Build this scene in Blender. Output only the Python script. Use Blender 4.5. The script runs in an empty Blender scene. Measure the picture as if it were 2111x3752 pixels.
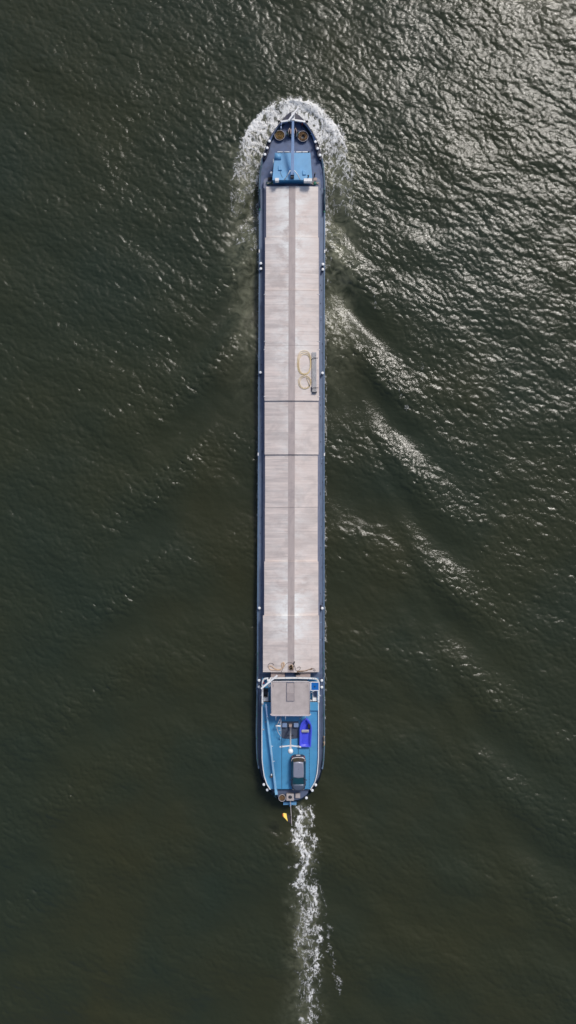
import bpy, bmesh, math, random
import numpy as np
from mathutils import Vector, Matrix
random.seed(7); rng = np.random.default_rng(11)
sc = bpy.context.scene; COL = sc.collection
HC = 100.0; F = 2945.0; CX, CY = 1055.5, 1876.0
SHIP = Vector((0.4, 5.0, 0.0))
def W(px, py, z=1.1):
    s = (HC - z) / F
    return Vector(((px - CX) * s, -(py - CY) * s, z))

# ------------------------------------------------------------------ materials
def new_mat(name):
    m = bpy.data.materials.new(name); m.use_nodes = True
    nt = m.node_tree; nt.nodes.clear()
    out = nt.nodes.new('ShaderNodeOutputMaterial')
    return m, nt, out
def paint(name, col, rough=0.5, var=0.12, scale=1.5, metal=0.0, bump=0.15, dirt=None, dirt_amt=0.35, stretch=(1, 1, 1), fine=14.0, spec=0.5):
    m, nt, out = new_mat(name); N = nt.nodes; L = nt.links
    b = N.new('ShaderNodeBsdfPrincipled'); L.new(b.outputs[0], out.inputs[0])
    tc = N.new('ShaderNodeTexCoord'); mp = N.new('ShaderNodeMapping'); mp.inputs['Scale'].default_value = stretch
    L.new(tc.outputs['Object'], mp.inputs[0])
    n1 = N.new('ShaderNodeTexNoise'); n1.inputs['Scale'].default_value = scale; n1.inputs['Detail'].default_value = 6
    n1.inputs['Roughness'].default_value = 0.65
    L.new(mp.outputs[0], n1.inputs[0])
    cr = N.new('ShaderNodeValToRGB'); e = cr.color_ramp.elements
    e[0].position = 0.3; e[1].position = 0.7
    e[0].color = (*[c * (1 - var) for c in col], 1); e[1].color = (*[min(1, c * (1 + var)) for c in col], 1)
    L.new(n1.outputs[0], cr.inputs[0])
    last = cr.outputs[0]
    if dirt:
        n2 = N.new('ShaderNodeTexNoise'); n2.inputs['Scale'].default_value = scale * 0.6; n2.inputs['Detail'].default_value = 9
        n2.inputs['Roughness'].default_value = 0.75; n2.inputs['Distortion'].default_value = 0.6
        L.new(tc.outputs['Object'], n2.inputs[0])
        r2 = N.new('ShaderNodeMapRange'); r2.inputs[1].default_value = 0.5; r2.inputs[2].default_value = 0.72
        r2.inputs[4].default_value = dirt_amt
        L.new(n2.outputs[0], r2.inputs[0])
        mx = N.new('ShaderNodeMixRGB'); L.new(r2.outputs[0], mx.inputs[0]); L.new(last, mx.inputs[1])
        mx.inputs[2].default_value = (*dirt, 1); last = mx.outputs[0]
    L.new(last, b.inputs['Base Color'])
    b.inputs['Roughness'].default_value = rough; b.inputs['Metallic'].default_value = metal
    b.inputs['Specular IOR Level'].default_value = spec
    if bump:
        n3 = N.new('ShaderNodeTexNoise'); n3.inputs['Scale'].default_value = fine; n3.inputs['Detail'].default_value = 4
        L.new(mp.outputs[0], n3.inputs[0])
        bp = N.new('ShaderNodeBump'); bp.inputs['Strength'].default_value = bump; bp.inputs['Distance'].default_value = 0.02
        L.new(n3.outputs[0], bp.inputs['Height']); L.new(bp.outputs[0], b.inputs['Normal'])
    return m

M = {}
M['navy'] = paint('navy paint', (0.018, 0.020, 0.045), 0.45, 0.25)
M['hullblue'] = paint('hull dark blue', (0.012, 0.035, 0.06), 0.5, 0.25, dirt=(0.05, 0.04, 0.035))
M['deck'] = paint('blue grey deck paint', (0.13, 0.175, 0.27), 0.55, 0.14, 1.2, dirt=(0.10, 0.095, 0.11), dirt_amt=0.5, bump=0.25)
M['foredeck'] = paint('weathered dark deck paint', (0.088, 0.128, 0.235), 0.6, 0.2, 1.6, dirt=(0.115, 0.115, 0.15), dirt_amt=0.6, bump=0.3)
M['poopdeck'] = paint('dark slate deck', (0.095, 0.125, 0.205), 0.5, 0.15, 1.5, dirt=(0.09, 0.10, 0.13))
M['strake'] = paint('pale blue strake', (0.10, 0.16, 0.25), 0.5, 0.2, 2)
M['coam'] = paint('coaming paint', (0.16, 0.18, 0.26), 0.5, 0.15, 2, dirt=(0.10, 0.075, 0.07))
M['bulin'] = paint('light blue bulwark', (0.50, 0.60, 0.84), 0.5, 0.10, 1.5, dirt=(0.34, 0.40, 0.54))
M['skyblue'] = paint('sky blue roof paint', (0.14, 0.36, 0.61), 0.45, 0.12, 0.7, dirt=(0.21, 0.42, 0.62), dirt_amt=0.6, bump=0.12)
M['teal'] = paint('teal blue roof paint', (0.07, 0.29, 0.525), 0.45, 0.11, 0.6, dirt=(0.11, 0.34, 0.56), dirt_amt=0.6, bump=0.12)
M['boom'] = paint('pale blue boom paint', (0.31, 0.44, 0.68), 0.45, 0.1, 1.5)
M['derrick'] = paint('light blue derrick paint', (0.22, 0.46, 0.68), 0.45, 0.12, 1.2)
M['white'] = paint('white paint', (0.78, 0.79, 0.80), 0.4, 0.05, 2, dirt=(0.55, 0.52, 0.5), dirt_amt=0.3)
M['whiteb'] = paint('bollard white', (0.82, 0.84, 0.86), 0.4, 0.03, 2)
M['black'] = paint('black rubber', (0.012, 0.012, 0.014), 0.6, 0.3)
M['dark'] = paint('dark grey steel', (0.035, 0.038, 0.05), 0.5, 0.3, 4)
M['tread'] = paint('brown tread', (0.24, 0.185, 0.17), 0.7, 0.2, 6)
M['grey'] = paint('galvanised steel', (0.42, 0.41, 0.42), 0.45, 0.15, 5, metal=0.3)
M['tan'] = paint('tan plywood', (0.40, 0.31, 0.28), 0.7, 0.2, 5, stretch=(1, 8, 1), dirt=(0.3, 0.24, 0.22))
M['pinkgrey'] = paint('weathered grey roof', (0.45, 0.40, 0.385), 0.6, 0.12, 1.2, dirt=(0.34, 0.295, 0.285), dirt_amt=0.5, bump=0.2)
M['rim'] = paint('pale roof rim', (0.56, 0.51, 0.52), 0.5, 0.1, 3)
M['roofhatch'] = paint('grey hatch lid', (0.41, 0.36, 0.35), 0.5, 0.1, 3)
M['roofhatchd'] = paint('darker hatch lid', (0.35, 0.305, 0.30), 0.5, 0.1, 3)
M['green'] = paint('green plastic', (0.03, 0.17, 0.11), 0.5, 0.2, 6)
M['greend'] = paint('dark green steel', (0.01, 0.06, 0.05), 0.5, 0.2, 6)
M['signblue'] = paint('blue sign panel', (0.005, 0.13, 0.46), 0.35, 0.06, 2, bump=0.05)
M['boatblue'] = paint('ultramarine plastic', (0.07, 0.095, 0.72), 0.4, 0.10, 2, bump=0.1)
M['hose'] = paint('yellow hose', (0.74, 0.59, 0.32), 0.5, 0.15, 3)
M['ropec'] = paint('cream rope', (0.60, 0.43, 0.29), 0.85, 0.25, 12, fine=40)
M['ropeb'] = paint('brown rope', (0.22, 0.135, 0.07), 0.85, 0.4, 12, fine=40)
M['ropeg'] = paint('golden rope', (0.26, 0.165, 0.06), 0.85, 0.4, 12, fine=40)
M['roped'] = paint('dark rope', (0.10, 0.085, 0.09), 0.85, 0.3, 12, fine=40)
M['red'] = paint('red paint', (0.32, 0.025, 0.03), 0.45, 0.1, 4)
M['carbody'] = paint('dark grey car paint', (0.078, 0.085, 0.115), 0.25, 0.04, 2, metal=0.5, bump=0.0)
M['carroof'] = paint('silver grey car paint', (0.29, 0.305, 0.38), 0.35, 0.05, 2, metal=0.35, bump=0.0)
M['bonnet'] = paint('steel grey bonnet', (0.13, 0.16, 0.215), 0.28, 0.06, 2, metal=0.4, bump=0.0)
M['carwhite'] = paint('bright car trim', (0.62, 0.58, 0.57), 0.3, 0.05, 2, bump=0.0)
M['matdark'] = paint('slate rubber mat', (0.05, 0.065, 0.10), 0.7, 0.2, 3, dirt=(0.09, 0.09, 0.12))
M['boxblue'] = paint('pale blue box', (0.20, 0.28, 0.45), 0.5, 0.08, 3)
M['flagk'] = paint('black cloth', (0.02, 0.017, 0.024), 0.8, 0.2, 4)
M['flagy'] = paint('yellow cloth', (0.92, 0.68, 0.14), 0.8, 0.08, 4)
M['flagr'] = paint('red cloth', (0.75, 0.14, 0.04), 0.8, 0.1, 4)
def glass(name, col):
    m, nt, out = new_mat(name)
    b = nt.nodes.new('ShaderNodeBsdfPrincipled'); nt.links.new(b.outputs[0], out.inputs[0])
    b.inputs['Base Color'].default_value = (*col, 1); b.inputs['Roughness'].default_value = 0.08
    n = nt.nodes.new('ShaderNodeTexNoise'); n.inputs['Scale'].default_value = 3
    r = nt.nodes.new('ShaderNodeMapRange'); r.inputs[3].default_value = 0.04; r.inputs[4].default_value = 0.2
    nt.links.new(n.outputs[0], r.inputs[0]); nt.links.new(r.outputs[0], b.inputs['Roughness'])
    return m
M['glass'] = glass('dark glass', (0.008, 0.012, 0.016))
M['wscreen'] = glass('teal windscreen', (0.006, 0.07, 0.095))
M['rglass'] = glass('rear glass', (0.06, 0.052, 0.035))  # yellowish reflection put into the base colour

def cover_mat(name, left, right):
    """hatch cover sheet: transverse streaks, chalky white wear beside the walkway strip"""
    m, nt, out = new_mat(name); N = nt.nodes; L = nt.links
    b = N.new('ShaderNodeBsdfPrincipled'); L.new(b.outputs[0], out.inputs[0])
    tc = N.new('ShaderNodeTexCoord')
    def noise(scale, st, det=5, rough=0.6, dist=0.0):
        mp = N.new('ShaderNodeMapping'); mp.inputs['Scale'].default_value = st
        L.new(tc.outputs['Object'], mp.inputs[0])
        n = N.new('ShaderNodeTexNoise'); n.inputs['Scale'].default_value = scale; n.inputs['Detail'].default_value = det
        n.inputs['Roughness'].default_value = rough; n.inputs['Distortion'].default_value = dist
        L.new(mp.outputs[0], n.inputs[0]); return n.outputs[0]
    def rng_(src, a, b_, c, d):
        r = N.new('ShaderNodeMapRange'); r.inputs[1].default_value = a; r.inputs[2].default_value = b_
        r.inputs[3].default_value = c; r.inputs[4].default_value = d; L.new(src, r.inputs[0]); return r.outputs[0]
    def mth(op, a, b_):
        q = N.new('ShaderNodeMath'); q.operation = op
        for i, v in enumerate((a, b_)):
            if isinstance(v, (int, float)): q.inputs[i].default_value = v
            else: L.new(v, q.inputs[i])
        return q.outputs[0]
    def mix(f, a, b_, mode='MIX'):
        x = N.new('ShaderNodeMixRGB'); x.blend_type = mode
        if isinstance(f, (int, float)): x.inputs[0].default_value = f
        else: L.new(f, x.inputs[0])
        for i, v in ((1, a), (2, b_)):
            if isinstance(v, tuple): x.inputs[i].default_value = (*v, 1)
            else: L.new(v, x.inputs[i])
        return x.outputs[0]
    sep = N.new('ShaderNodeSeparateXYZ'); L.new(tc.outputs['Object'], sep.inputs[0])
    streak = noise(1.0, (0.16, 2.2, 1), 8, 0.7)
    base = mix(rng_(sep.outputs[0], -0.4, 0.4, 0, 1), left, right)  # right slope coloured lighter than the left, its brighter light painted in
    c1 = mix(rng_(streak, 0.38, 0.64, 0, 1.0), base, tuple(min(1, x * 1.17) for x in right))
    st2 = noise(1.0, (0.12, 5.5, 1), 3, 0.6)
    c2 = mix(rng_(st2, 0.52, 0.70, 0, 0.42), c1, tuple(x * 0.74 for x in left))
    big = noise(0.33, (1.0, 1.3, 1), 4, 0.6, 0.5)
    c2b = mix(rng_(big, 0.5, 0.62, 0, 0.45), c2, tuple(x * 0.82 for x in left))
    # chalky patches, strongest near the walkway strip
    ab = mth('ABSOLUTE', sep.outputs[0], 0.0)
    near = rng_(ab, 0.4, 3.2, 1.0, 0.10)
    pat = noise(0.5, (0.7, 1.2, 1), 9, 0.75, 0.25)
    def bump_at(c, w_):
        d = mth('DIVIDE', mth('SUBTRACT', sep.outputs[1], c), w_); return mth('DIVIDE', 1.0, mth('ADD', 1.0, mth('MULTIPLY', mth('MULTIPLY', d, d), mth('MULTIPLY', d, d))))
    band = mth('ADD', 0.42, mth('ADD', mth('MULTIPLY', bump_at(30.0, 6.0), .75), mth('ADD', mth('MULTIPLY', bump_at(15.0, 4.0), .5), mth('MULTIPLY', bump_at(-17.0, 3.5), .85))))
    pat2 = mth('ADD', pat, mth('MULTIPLY', band, .06))
    chalk = mth('MULTIPLY', mth('MULTIPLY', rng_(pat2, 0.47, 0.66, 0, 0.95), near), band)
    c3 = mix(chalk, c2b, (0.80, 0.80, 0.78))
    # thin transverse seams
    w = mth('PINGPONG', sep.outputs[1], 0.635)
    seam = mth('MULTIPLY', rng_(w, 0.0, 0.03, 0.22, 0.0), rng_(big, .4, .6, 0, 1))
    c4 = mix(seam, c3, tuple(x * 0.6 for x in left))
    L.new(c4, b.inputs['Base Color']); b.inputs['Roughness'].default_value = 0.62
    bp = N.new('ShaderNodeBump'); bp.inputs['Strength'].default_value = 0.4; bp.inputs['Distance'].default_value = 0.03
    L.new(streak, bp.inputs['Height']); L.new(bp.outputs[0], b.inputs['Normal'])
    return m
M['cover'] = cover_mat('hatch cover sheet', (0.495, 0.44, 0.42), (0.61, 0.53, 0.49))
M['strip'] = paint('walkway strip coating', (0.43, 0.37, 0.355), 0.75, 0.10, 1.0, stretch=(3, 0.5, 1), dirt=(0.27, 0.235, 0.245), dirt_amt=0.7, bump=0.3)

# ------------------------------------------------------------------ mesh builder
SPLIT = set('rail_post_cap board_stay bulwark_bracket cleat_hook window roof_fitting drain_spout gutter_bracket draught_marker deck_eye deck_fitting deck_plug roof_filler_cap hawse_pipe chain_wheel gear_wheel brake_bracket mast_stay derrick_sheave derrick_rest roof_panel pillar plank cord deck_lamp front_rail roof_seam leg floor_rib hatch_box wiper bar lashing'.split())
class Many(list):
    @property
    def parent(self): return self[0].parent
    @parent.setter
    def parent(self, p):
        for o in self: o.parent = p
class MB:
    def __init__(self): self.v = []; self.f = []; self.s = []; self.mi = []; self.cur = 0
    def add(self, vs, fs, smooth=False):
        o = len(self.v); self.v += [Vector(p) for p in vs]
        for f in fs: self.f.append([o + i for i in f]); self.s.append(smooth); self.mi.append(self.cur)
        return self
    def box(self, x0, y0, z0, x1, y1, z1):
        x0, x1 = sorted((x0, x1)); y0, y1 = sorted((y0, y1)); z0, z1 = sorted((z0, z1))
        return self.hexa([(x0, y0), (x1, y0), (x1, y1), (x0, y1)], z0, z1)
    def hexa(self, p, z0, z1):
        n = len(p)
        a = sum(p[i][0] * p[(i + 1) % n][1] - p[(i + 1) % n][0] * p[i][1] for i in range(n))
        if a < 0: p = list(reversed(p))
        vs = [(x, y, z0) for x, y in p] + [(x, y, z1) for x, y in p]
        fs = [list(range(n - 1, -1, -1)), list(range(n, 2 * n))] + [[i, (i + 1) % n, n + (i + 1) % n, n + i] for i in range(n)]
        return self.add(vs, fs)
    def pbox(self, px0, py0, px1, py1, z0, z1):      # plan rectangle measured at its top
        a = W(px0, py0, z1); b = W(px1, py1, z1); return self.box(a.x, a.y, z0, b.x, b.y, z1)
    def pprism(self, pts, z0, z1):
        return self.hexa([(W(x, y, z1).x, W(x, y, z1).y) for x, y in pts], z0, z1)
    def obox(self, c, d, up, l, w, h):               # box with length along d
        d = Vector(d).normalized(); up = Vector(up); s = d.cross(up).normalized(); u = s.cross(d).normalized(); c = Vector(c)
        vs = [c + d * a * l / 2 + s * b * w / 2 + u * e * h / 2 for e in (-1, 1) for a, b in ((-1, -1), (1, -1), (1, 1), (-1, 1))]
        return self.add(vs, [[0, 1, 2, 3], [7, 6, 5, 4], [0, 4, 5, 1], [1, 5, 6, 2], [2, 6, 7, 3], [3, 7, 4, 0]])
    def taper(self, a, b, wa, wb, ha, hb):           # tapered square bar a->b
        a = Vector(a); b = Vector(b); d = (b - a).normalized(); s = d.cross(Vector((0, 0, 1)))
        s = s.normalized() if s.length > .05 else Vector((1, 0, 0)); u = s.cross(d).normalized()
        vs = [c + s * i * w / 2 + u * j * h / 2 for c, w, h in ((a, wa, ha), (b, wb, hb)) for i, j in ((-1, -1), (1, -1), (1, 1), (-1, 1))]
        return self.add(vs, [[0, 1, 2, 3], [7, 6, 5, 4], [0, 4, 5, 1], [1, 5, 6, 2], [2, 6, 7, 3], [3, 7, 4, 0]])
    def tube(self, pts, r, n=8, closed=False, r1=None):
        pts = [Vector(p) for p in pts]; m = len(pts); rings = []
        for i, p in enumerate(pts):
            if closed: t = pts[(i + 1) % m] - pts[i - 1]
            else: t = pts[min(i + 1, m - 1)] - pts[max(i - 1, 0)]
            t.normalize(); ref = Vector((0, 0, 1)) if abs(t.z) < 0.9 else Vector((0, 1, 0))
            s = t.cross(ref).normalized(); u = s.cross(t)
            rr = r if r1 is None else r + (r1 - r) * i / max(1, m - 1)
            rings.append([p + (s * math.cos(2 * math.pi * k / n) + u * math.sin(2 * math.pi * k / n)) * rr for k in range(n)])
        vs = [q for g in rings for q in g]; fs = []
        for i in range(m if closed else m - 1):
            j = (i + 1) % m
            for k in range(n): fs.append([i * n + k, j * n + k, j * n + (k + 1) % n, i * n + (k + 1) % n])
        self.add(vs, fs, True)
        if not closed: self.add(rings[0], [list(range(n))]); self.add(rings[-1], [list(range(n - 1, -1, -1))])
        return self
    def lathe(self, c, prof, n=24, axis='z'):        # prof = [(r, h)]
        c = Vector(c); vs = []
        for r, h in prof:
            for k in range(n):
                a = 2 * math.pi * k / n; x, y = r * math.cos(a), r * math.sin(a)
                vs.append(c + (Vector((x, y, h)) if axis == 'z' else Vector((h, x, y)) if axis == 'x' else Vector((x, h, y))))
        fs = [[i * n + k, i * n + (k + 1) % n, (i + 1) * n + (k + 1) % n, (i + 1) * n + k] for i in range(len(prof) - 1) for k in range(n)]
        self.add(vs, fs, True)
        return self
    def loft(self, rings, cap0=True, cap1=True, smooth=True):
        n = len(rings[0]); vs = [p for r in rings for p in r]
        fs = [[i * n + k, i * n + (k + 1) % n, (i + 1) * n + (k + 1) % n, (i + 1) * n + k] for i in range(len(rings) - 1) for k in range(n)]
        self.add(vs, fs, smooth)
        if cap0: self.add(rings[0], [list(range(n - 1, -1, -1))])
        if cap1: self.add(rings[-1], [list(range(n))])
        return self
    def build(self, name, mat, parent=None, bevel=0.0, origin=None, fix=True, split=False):
        if split or name in SPLIT:
            key = {}; par = list(range(len(self.v)))
            def find(i):
                while par[i] != i: par[i] = par[par[i]]; i = par[i]
                return i
            for i, v in enumerate(self.v):
                k_ = (round(v.x, 4), round(v.y, 4), round(v.z, 4))
                if k_ in key: par[find(i)] = find(key[k_])
                else: key[k_] = i
            for f in self.f:
                for i in f[1:]: par[find(i)] = find(f[0])
            comp = {}
            for fi, f in enumerate(self.f): comp.setdefault(find(f[0]), []).append(fi)
            if len(comp) > 1:
                res = Many()
                for fl_ in comp.values():
                    q = MB(); mp_ = {}
                    for fi in fl_:
                        g = []
                        for i in self.f[fi]:
                            if i not in mp_: mp_[i] = len(q.v); q.v.append(self.v[i])
                            g.append(mp_[i])
                        q.f.append(g); q.s.append(self.s[fi]); q.mi.append(self.mi[fi])
                    res.append(q.build(name, mat, parent, bevel, origin, fix))
                return res
        base = Vector((0, 0, 0)); own = None
        if parent is not None: base = ORI[parent.name]
        elif origin is not None: base = Vector(origin); own = base
        me = bpy.data.meshes.new(name)
        me.from_pydata([tuple(v - base) for v in self.v], [], self.f)
        mats = mat if isinstance(mat, (list, tuple)) else [mat]
        for q in mats: me.materials.append(M[q] if isinstance(q, str) else q)
        for p, s, i in zip(me.polygons, self.s, self.mi): p.use_smooth = s; p.material_index = i
        if fix:
            bm = bmesh.new(); bm.from_mesh(me); bmesh.ops.remove_doubles(bm, verts=bm.verts, dist=1e-5)
            bmesh.ops.recalc_face_normals(bm, faces=bm.faces); bm.to_mesh(me); bm.free()
        o = bpy.data.objects.new(name, me); COL.objects.link(o)
        if parent is not None: o.parent = parent
        if own is not None: o.location = own
        ORI[o.name] = base
        if bevel:
            b = o.modifiers.new('bevel', 'BEVEL'); b.width = bevel; b.segments = 2; b.limit_method = 'ANGLE'; b.angle_limit = 0.7
        return o
ORI = {}
def tag(o, label=None, cat=None, group=None, kind=None):
    if label: o['label'] = label
    if cat: o['category'] = cat
    if group: o['group'] = group
    if kind: o['kind'] = kind
    return o
def thing(name, loc, label, cat, group=None):
    o = bpy.data.objects.new(name, None); COL.objects.link(o); o.location = loc; ORI[o.name] = Vector(loc)
    o.empty_display_size = 0.3
    return tag(o, label, cat, group)
def circ(c, r, n=24, z=None, rx=None):
    c = Vector(c); return [c + Vector((r * math.cos(2 * math.pi * k / n), (rx or r) * math.sin(2 * math.pi * k / n), 0)) for k in range(n)]

def smooth_pts(pts, it=2):
    for _ in range(it):
        q = [pts[0]]
        for a, b in zip(pts[:-1], pts[1:]):
            q += [tuple(a[i] * .75 + b[i] * .25 for i in range(len(a))), tuple(a[i] * .25 + b[i] * .75 for i in range(len(a)))]
        pts = q + [pts[-1]]
    return pts

# ------------------------------------------------------------------ THE BARGE
barge = thing('cargo_barge', SHIP, 'long narrow blue cargo barge with pinkish grey hatch covers sailing on the river', 'barge')
ZD = 1.1
# hull outline: (px, py, z) starboard from bow to stern, then port
R_ = [(1072, 408, 2.5), (1083, 414, 2.48), (1096, 423, 2.45), (1108, 434, 2.42), (1119, 446, 2.4), (1131, 462, 2.38), (1144, 482, 2.35), (1155, 502, 2.3), (1166, 526, 2.1), (1174, 552, 1.9),
      (1181, 580, 1.45), (1186, 612, 1.3), (1189.5, 650, 1.25), (1191, 700, 1.22), (1190.5, 850, 1.2), (1189.5, 1000, 1.2), (1188.6, 1340, 1.2), (1188.4, 1700, 1.2), (1188.4, 2100, 1.2), (1188, 2450, 1.2),
      (1188.6, 2600, 1.2), (1189.5, 2690, 1.2), (1189, 2740, 1.25), (1186.5, 2785, 1.35), (1182, 2818, 1.45), (1172.5, 2855, 1.6), (1156, 2886, 1.65), (1134, 2911, 1.65), (1110, 2928, 1.65), (1090, 2936, 1.65)]
L_ = [(1040, 2938.5, 1.65), (1019, 2929, 1.65), (994, 2911, 1.65), (973, 2886, 1.65), (957.5, 2860, 1.6), (947.6, 2816, 1.45), (942, 2780, 1.3), (940, 2740, 1.2), (939, 2680, 1.2), (940.5, 2600, 1.2),
      (943.2, 2450, 1.2), (944.5, 2100, 1.2), (946.8, 1700, 1.2), (948.2, 1340, 1.2), (950, 1000, 1.2), (950.2, 850, 1.2), (949.5, 700, 1.22), (951, 650, 1.25), (955, 615, 1.3), (961, 577, 1.45),
      (970, 548, 1.9), (979, 522, 2.1), (991, 500, 2.3), (1003, 481, 2.35), (1016, 463, 2.38), (1028, 447, 2.4), (1038, 435, 2.42), (1049, 423, 2.45), (1061, 414, 2.48)]
OUT = [(x, y, (1.1 + (z - 1.1) * .68) if y < 560 else z) for x, y, z in R_ + L_]
outw = [W(*p) for p in OUT]; NO = len(outw)
def axis_x(y):  # ship centreline in world metres at world y
    return (1068.9 - CX) / F * 99 + 0.00247 * (y - 0) * 0.9
def inset(pts, d):
    n = len(pts); res = []
    for i, p in enumerate(pts):
        a = pts[i - 1]; b = pts[(i + 1) % n]
        t = (b - a); t.z = 0; t.normalize(); nrm = Vector((t.y, -t.x, 0))   # outline is clockwise from above -> right side is inward
        res.append(p + nrm * d)
    return res
def hull_ring(z, shr):
    r = []
    for p in outw:
        ax = axis_x(p.y); q = p.copy(); q.z = z
        fb = max(0, min(1, (p.y - 38) / 10)); fs = max(0, min(1, (-p.y - 27) / 7))
        q.x = ax + (p.x - ax) * (1 - shr * (0.25 * fb + 0.1 * fs + 0.004))
        q.y = p.y - shr * fb * 1.3 + shr * fs * 0.9
        r.append(q)
    return r
mb = MB(); mb.loft([hull_ring(-1.4, 1.3), hull_ring(0.25, 0.9), hull_ring(0.9, 0.35), outw], cap0=True, cap1=False, smooth=False)
mb.build('hull', 'hullblue', barge)
# rubbing strake / gunwale cap
def strip(idx, d0, d1, z_up, name, mat, z_in=None):
    a = inset(outw, d0); b = inset(outw, d1); m = MB()
    for i, j in zip(idx[:-1], idx[1:]):
        q = [a[i], a[j], b[j], b[i]]
        top = [v + Vector((0, 0, z_up)) for v in q]; bot = [v - Vector((0, 0, 0.25)) for v in q]
        m.add(top + bot, [[0, 1, 2, 3], [0, 4, 5, 1], [1, 5, 6, 2], [2, 6, 7, 3], [3, 7, 4, 0]])
    return m.build(name, mat, barge)
strip(list(range(10, 25)), -0.05, 0.13, 0.05, 'gunwale', 'strake')
strip(list(range(35, 50)), -0.05, 0.13, 0.05, 'gunwale', 'strake')
# bow bulwark: cap + light blue inner face
inner_px = [(1153, 517), (1147, 503), (1141.5, 492), (1135, 480.5), (1127, 469.4), (1119, 460), (1110.5, 453), (1101, 449.5), (1091.8, 447.6), (1082, 446.2), (1072, 445.6), (1063, 446.2), (1054.6, 447.6),
            (1045, 450.5), (1036, 455), (1028, 460.5), (1019.4, 467), (1011, 479), (1003, 492), (996.5, 503), (990.4, 517)]
foot = [W(x - math.copysign(min(4.5, abs(x - 1072) * .09), x - 1072), y + 1, ZD + .02) for x, y in inner_px]
idxb = list(range(7, -1, -1)) + [NO - 1 - k for k in range(0, 7)]
capo = [outw[i] for i in idxb]
# resample both to the same count
def resample(pts, n):
    d = [0]
    for a, b in zip(pts[:-1], pts[1:]): d.append(d[-1] + (b - a).length)
    res = []
    for k in range(n):
        t = d[-1] * k / (n - 1); i = 0
        while i < len(d) - 2 and d[i + 1] < t: i += 1
        u = (t - d[i]) / max(1e-6, d[i + 1] - d[i]); res.append(pts[i].lerp(pts[i + 1], u))
    return res
co = resample(capo, 41); fo = resample(foot, 41)
co = resample([outw[8].lerp(outw[7], .5)] + capo + [outw[NO - 8].lerp(outw[NO - 7], .5)], 41)
zc = 2.02
ci = resample([W(x + math.copysign(1.3, x - 1072) * (abs(x - 1072) > 30), y, zc) for x, y in [(1157, 514), (1145.5, 490), (1130, 467), (1117, 451.5), (1107, 445), (1089, 441.5), (1072, 440.5), (1055, 441.5), (1037, 445), (1029, 451.5), (1016, 467), (1002, 489), (988, 514)]], 41)
for p in co: p.z = max(p.z, zc)
for p, q in zip(ci, co): p.z = q.z
up = Vector((0, 0, 0.05))
mb = MB()
for k in range(40):
    mb.add([co[k] + up, co[k + 1] + up, ci[k + 1] + up, ci[k] + up, ci[k] - up, ci[k + 1] - up], [[0, 1, 2, 3], [3, 2, 5, 4]])
    mb.add([co[k] + up, co[k + 1] + up, co[k + 1] - up * 3, co[k] - up * 3], [[0, 1, 2, 3]])
mb.build('bow_cap_plate', 'navy', barge)
mb = MB()
for k in range(40): mb.add([ci[k], ci[k + 1], fo[k + 1], fo[k]], [[0, 1, 2, 3]], True)
mb.build('bow_bulwark', 'bulin', barge)
mb = MB()
for k in range(4, 38, 4):
    a = ci[k].lerp(fo[k], 0.1); b = fo[k]; n = (fo[k] - ci[k]); n.z = 0; n.normalize()
    mb.add([a + n * .02, b + n * .14, b - n * 0.02], [[0, 1, 2]])
    t = (ci[k + 1] - ci[k]).normalized() * .03
    mb.add([a + n * .03 + t, b + n * .25 + t, b - n * .02 + t, a + n * .03 - t, b + n * .25 - t, b - n * .02 - t], [[0, 1, 2], [3, 5, 4], [0, 3, 4, 1]])
mb.build('bulwark_bracket', 'bulin', barge)
# decks
dk = inset(outw, 0.06)
def deckpoly(ymin, ymax, name, mat, z):
    m = MB(); pts = [p for p in dk if ymin - 1e-6 <= p.y <= ymax + 1e-6]
    # clip edges
    res = []
    n = len(dk)
    for i in range(n):
        a, b = dk[i], dk[(i + 1) % n]
        if ymin <= a.y <= ymax: res.append(a.copy())
        for yc in (ymin, ymax):
            if (a.y - yc) * (b.y - yc) < 0:
                t = (yc - a.y) / (b.y - a.y); res.append(a.lerp(b, t))
    res2 = []
    for p in res:
        if not res2 or (p - res2[-1]).length > .02: res2.append(p)
    for p in res2: p.z = z
    m.add(res2, [list(range(len(res2)))]); return m.build(name, mat, barge)
yf = W(0, 690, ZD).y; ya = W(0, 2470, ZD).y
deckpoly(yf, 60, 'foredeck', 'foredeck', ZD)
deckpoly(ya, yf, 'side_deck', 'deck', ZD)
yp = W(0, 2770, 1.15).y
deckpoly(-60, ya, 'aft_side_deck', 'poopdeck', ZD)
# bollard plinths on bow quarters
def plinth(px, z1=1.6):
    m = MB(); m.pprism(px, ZD, z1); return m.build('bollard_plinth', 'navy', barge, bevel=0.04)
plinth([(1151, 518), (1160, 512), (1170, 538), (1178, 565), (1180, 584), (1172, 586), (1165, 575), (1156, 545)])
plinth([(993, 518), (984, 512), (974, 536), (965, 562), (962, 582), (970, 585), (977, 574), (987, 545)])
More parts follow.
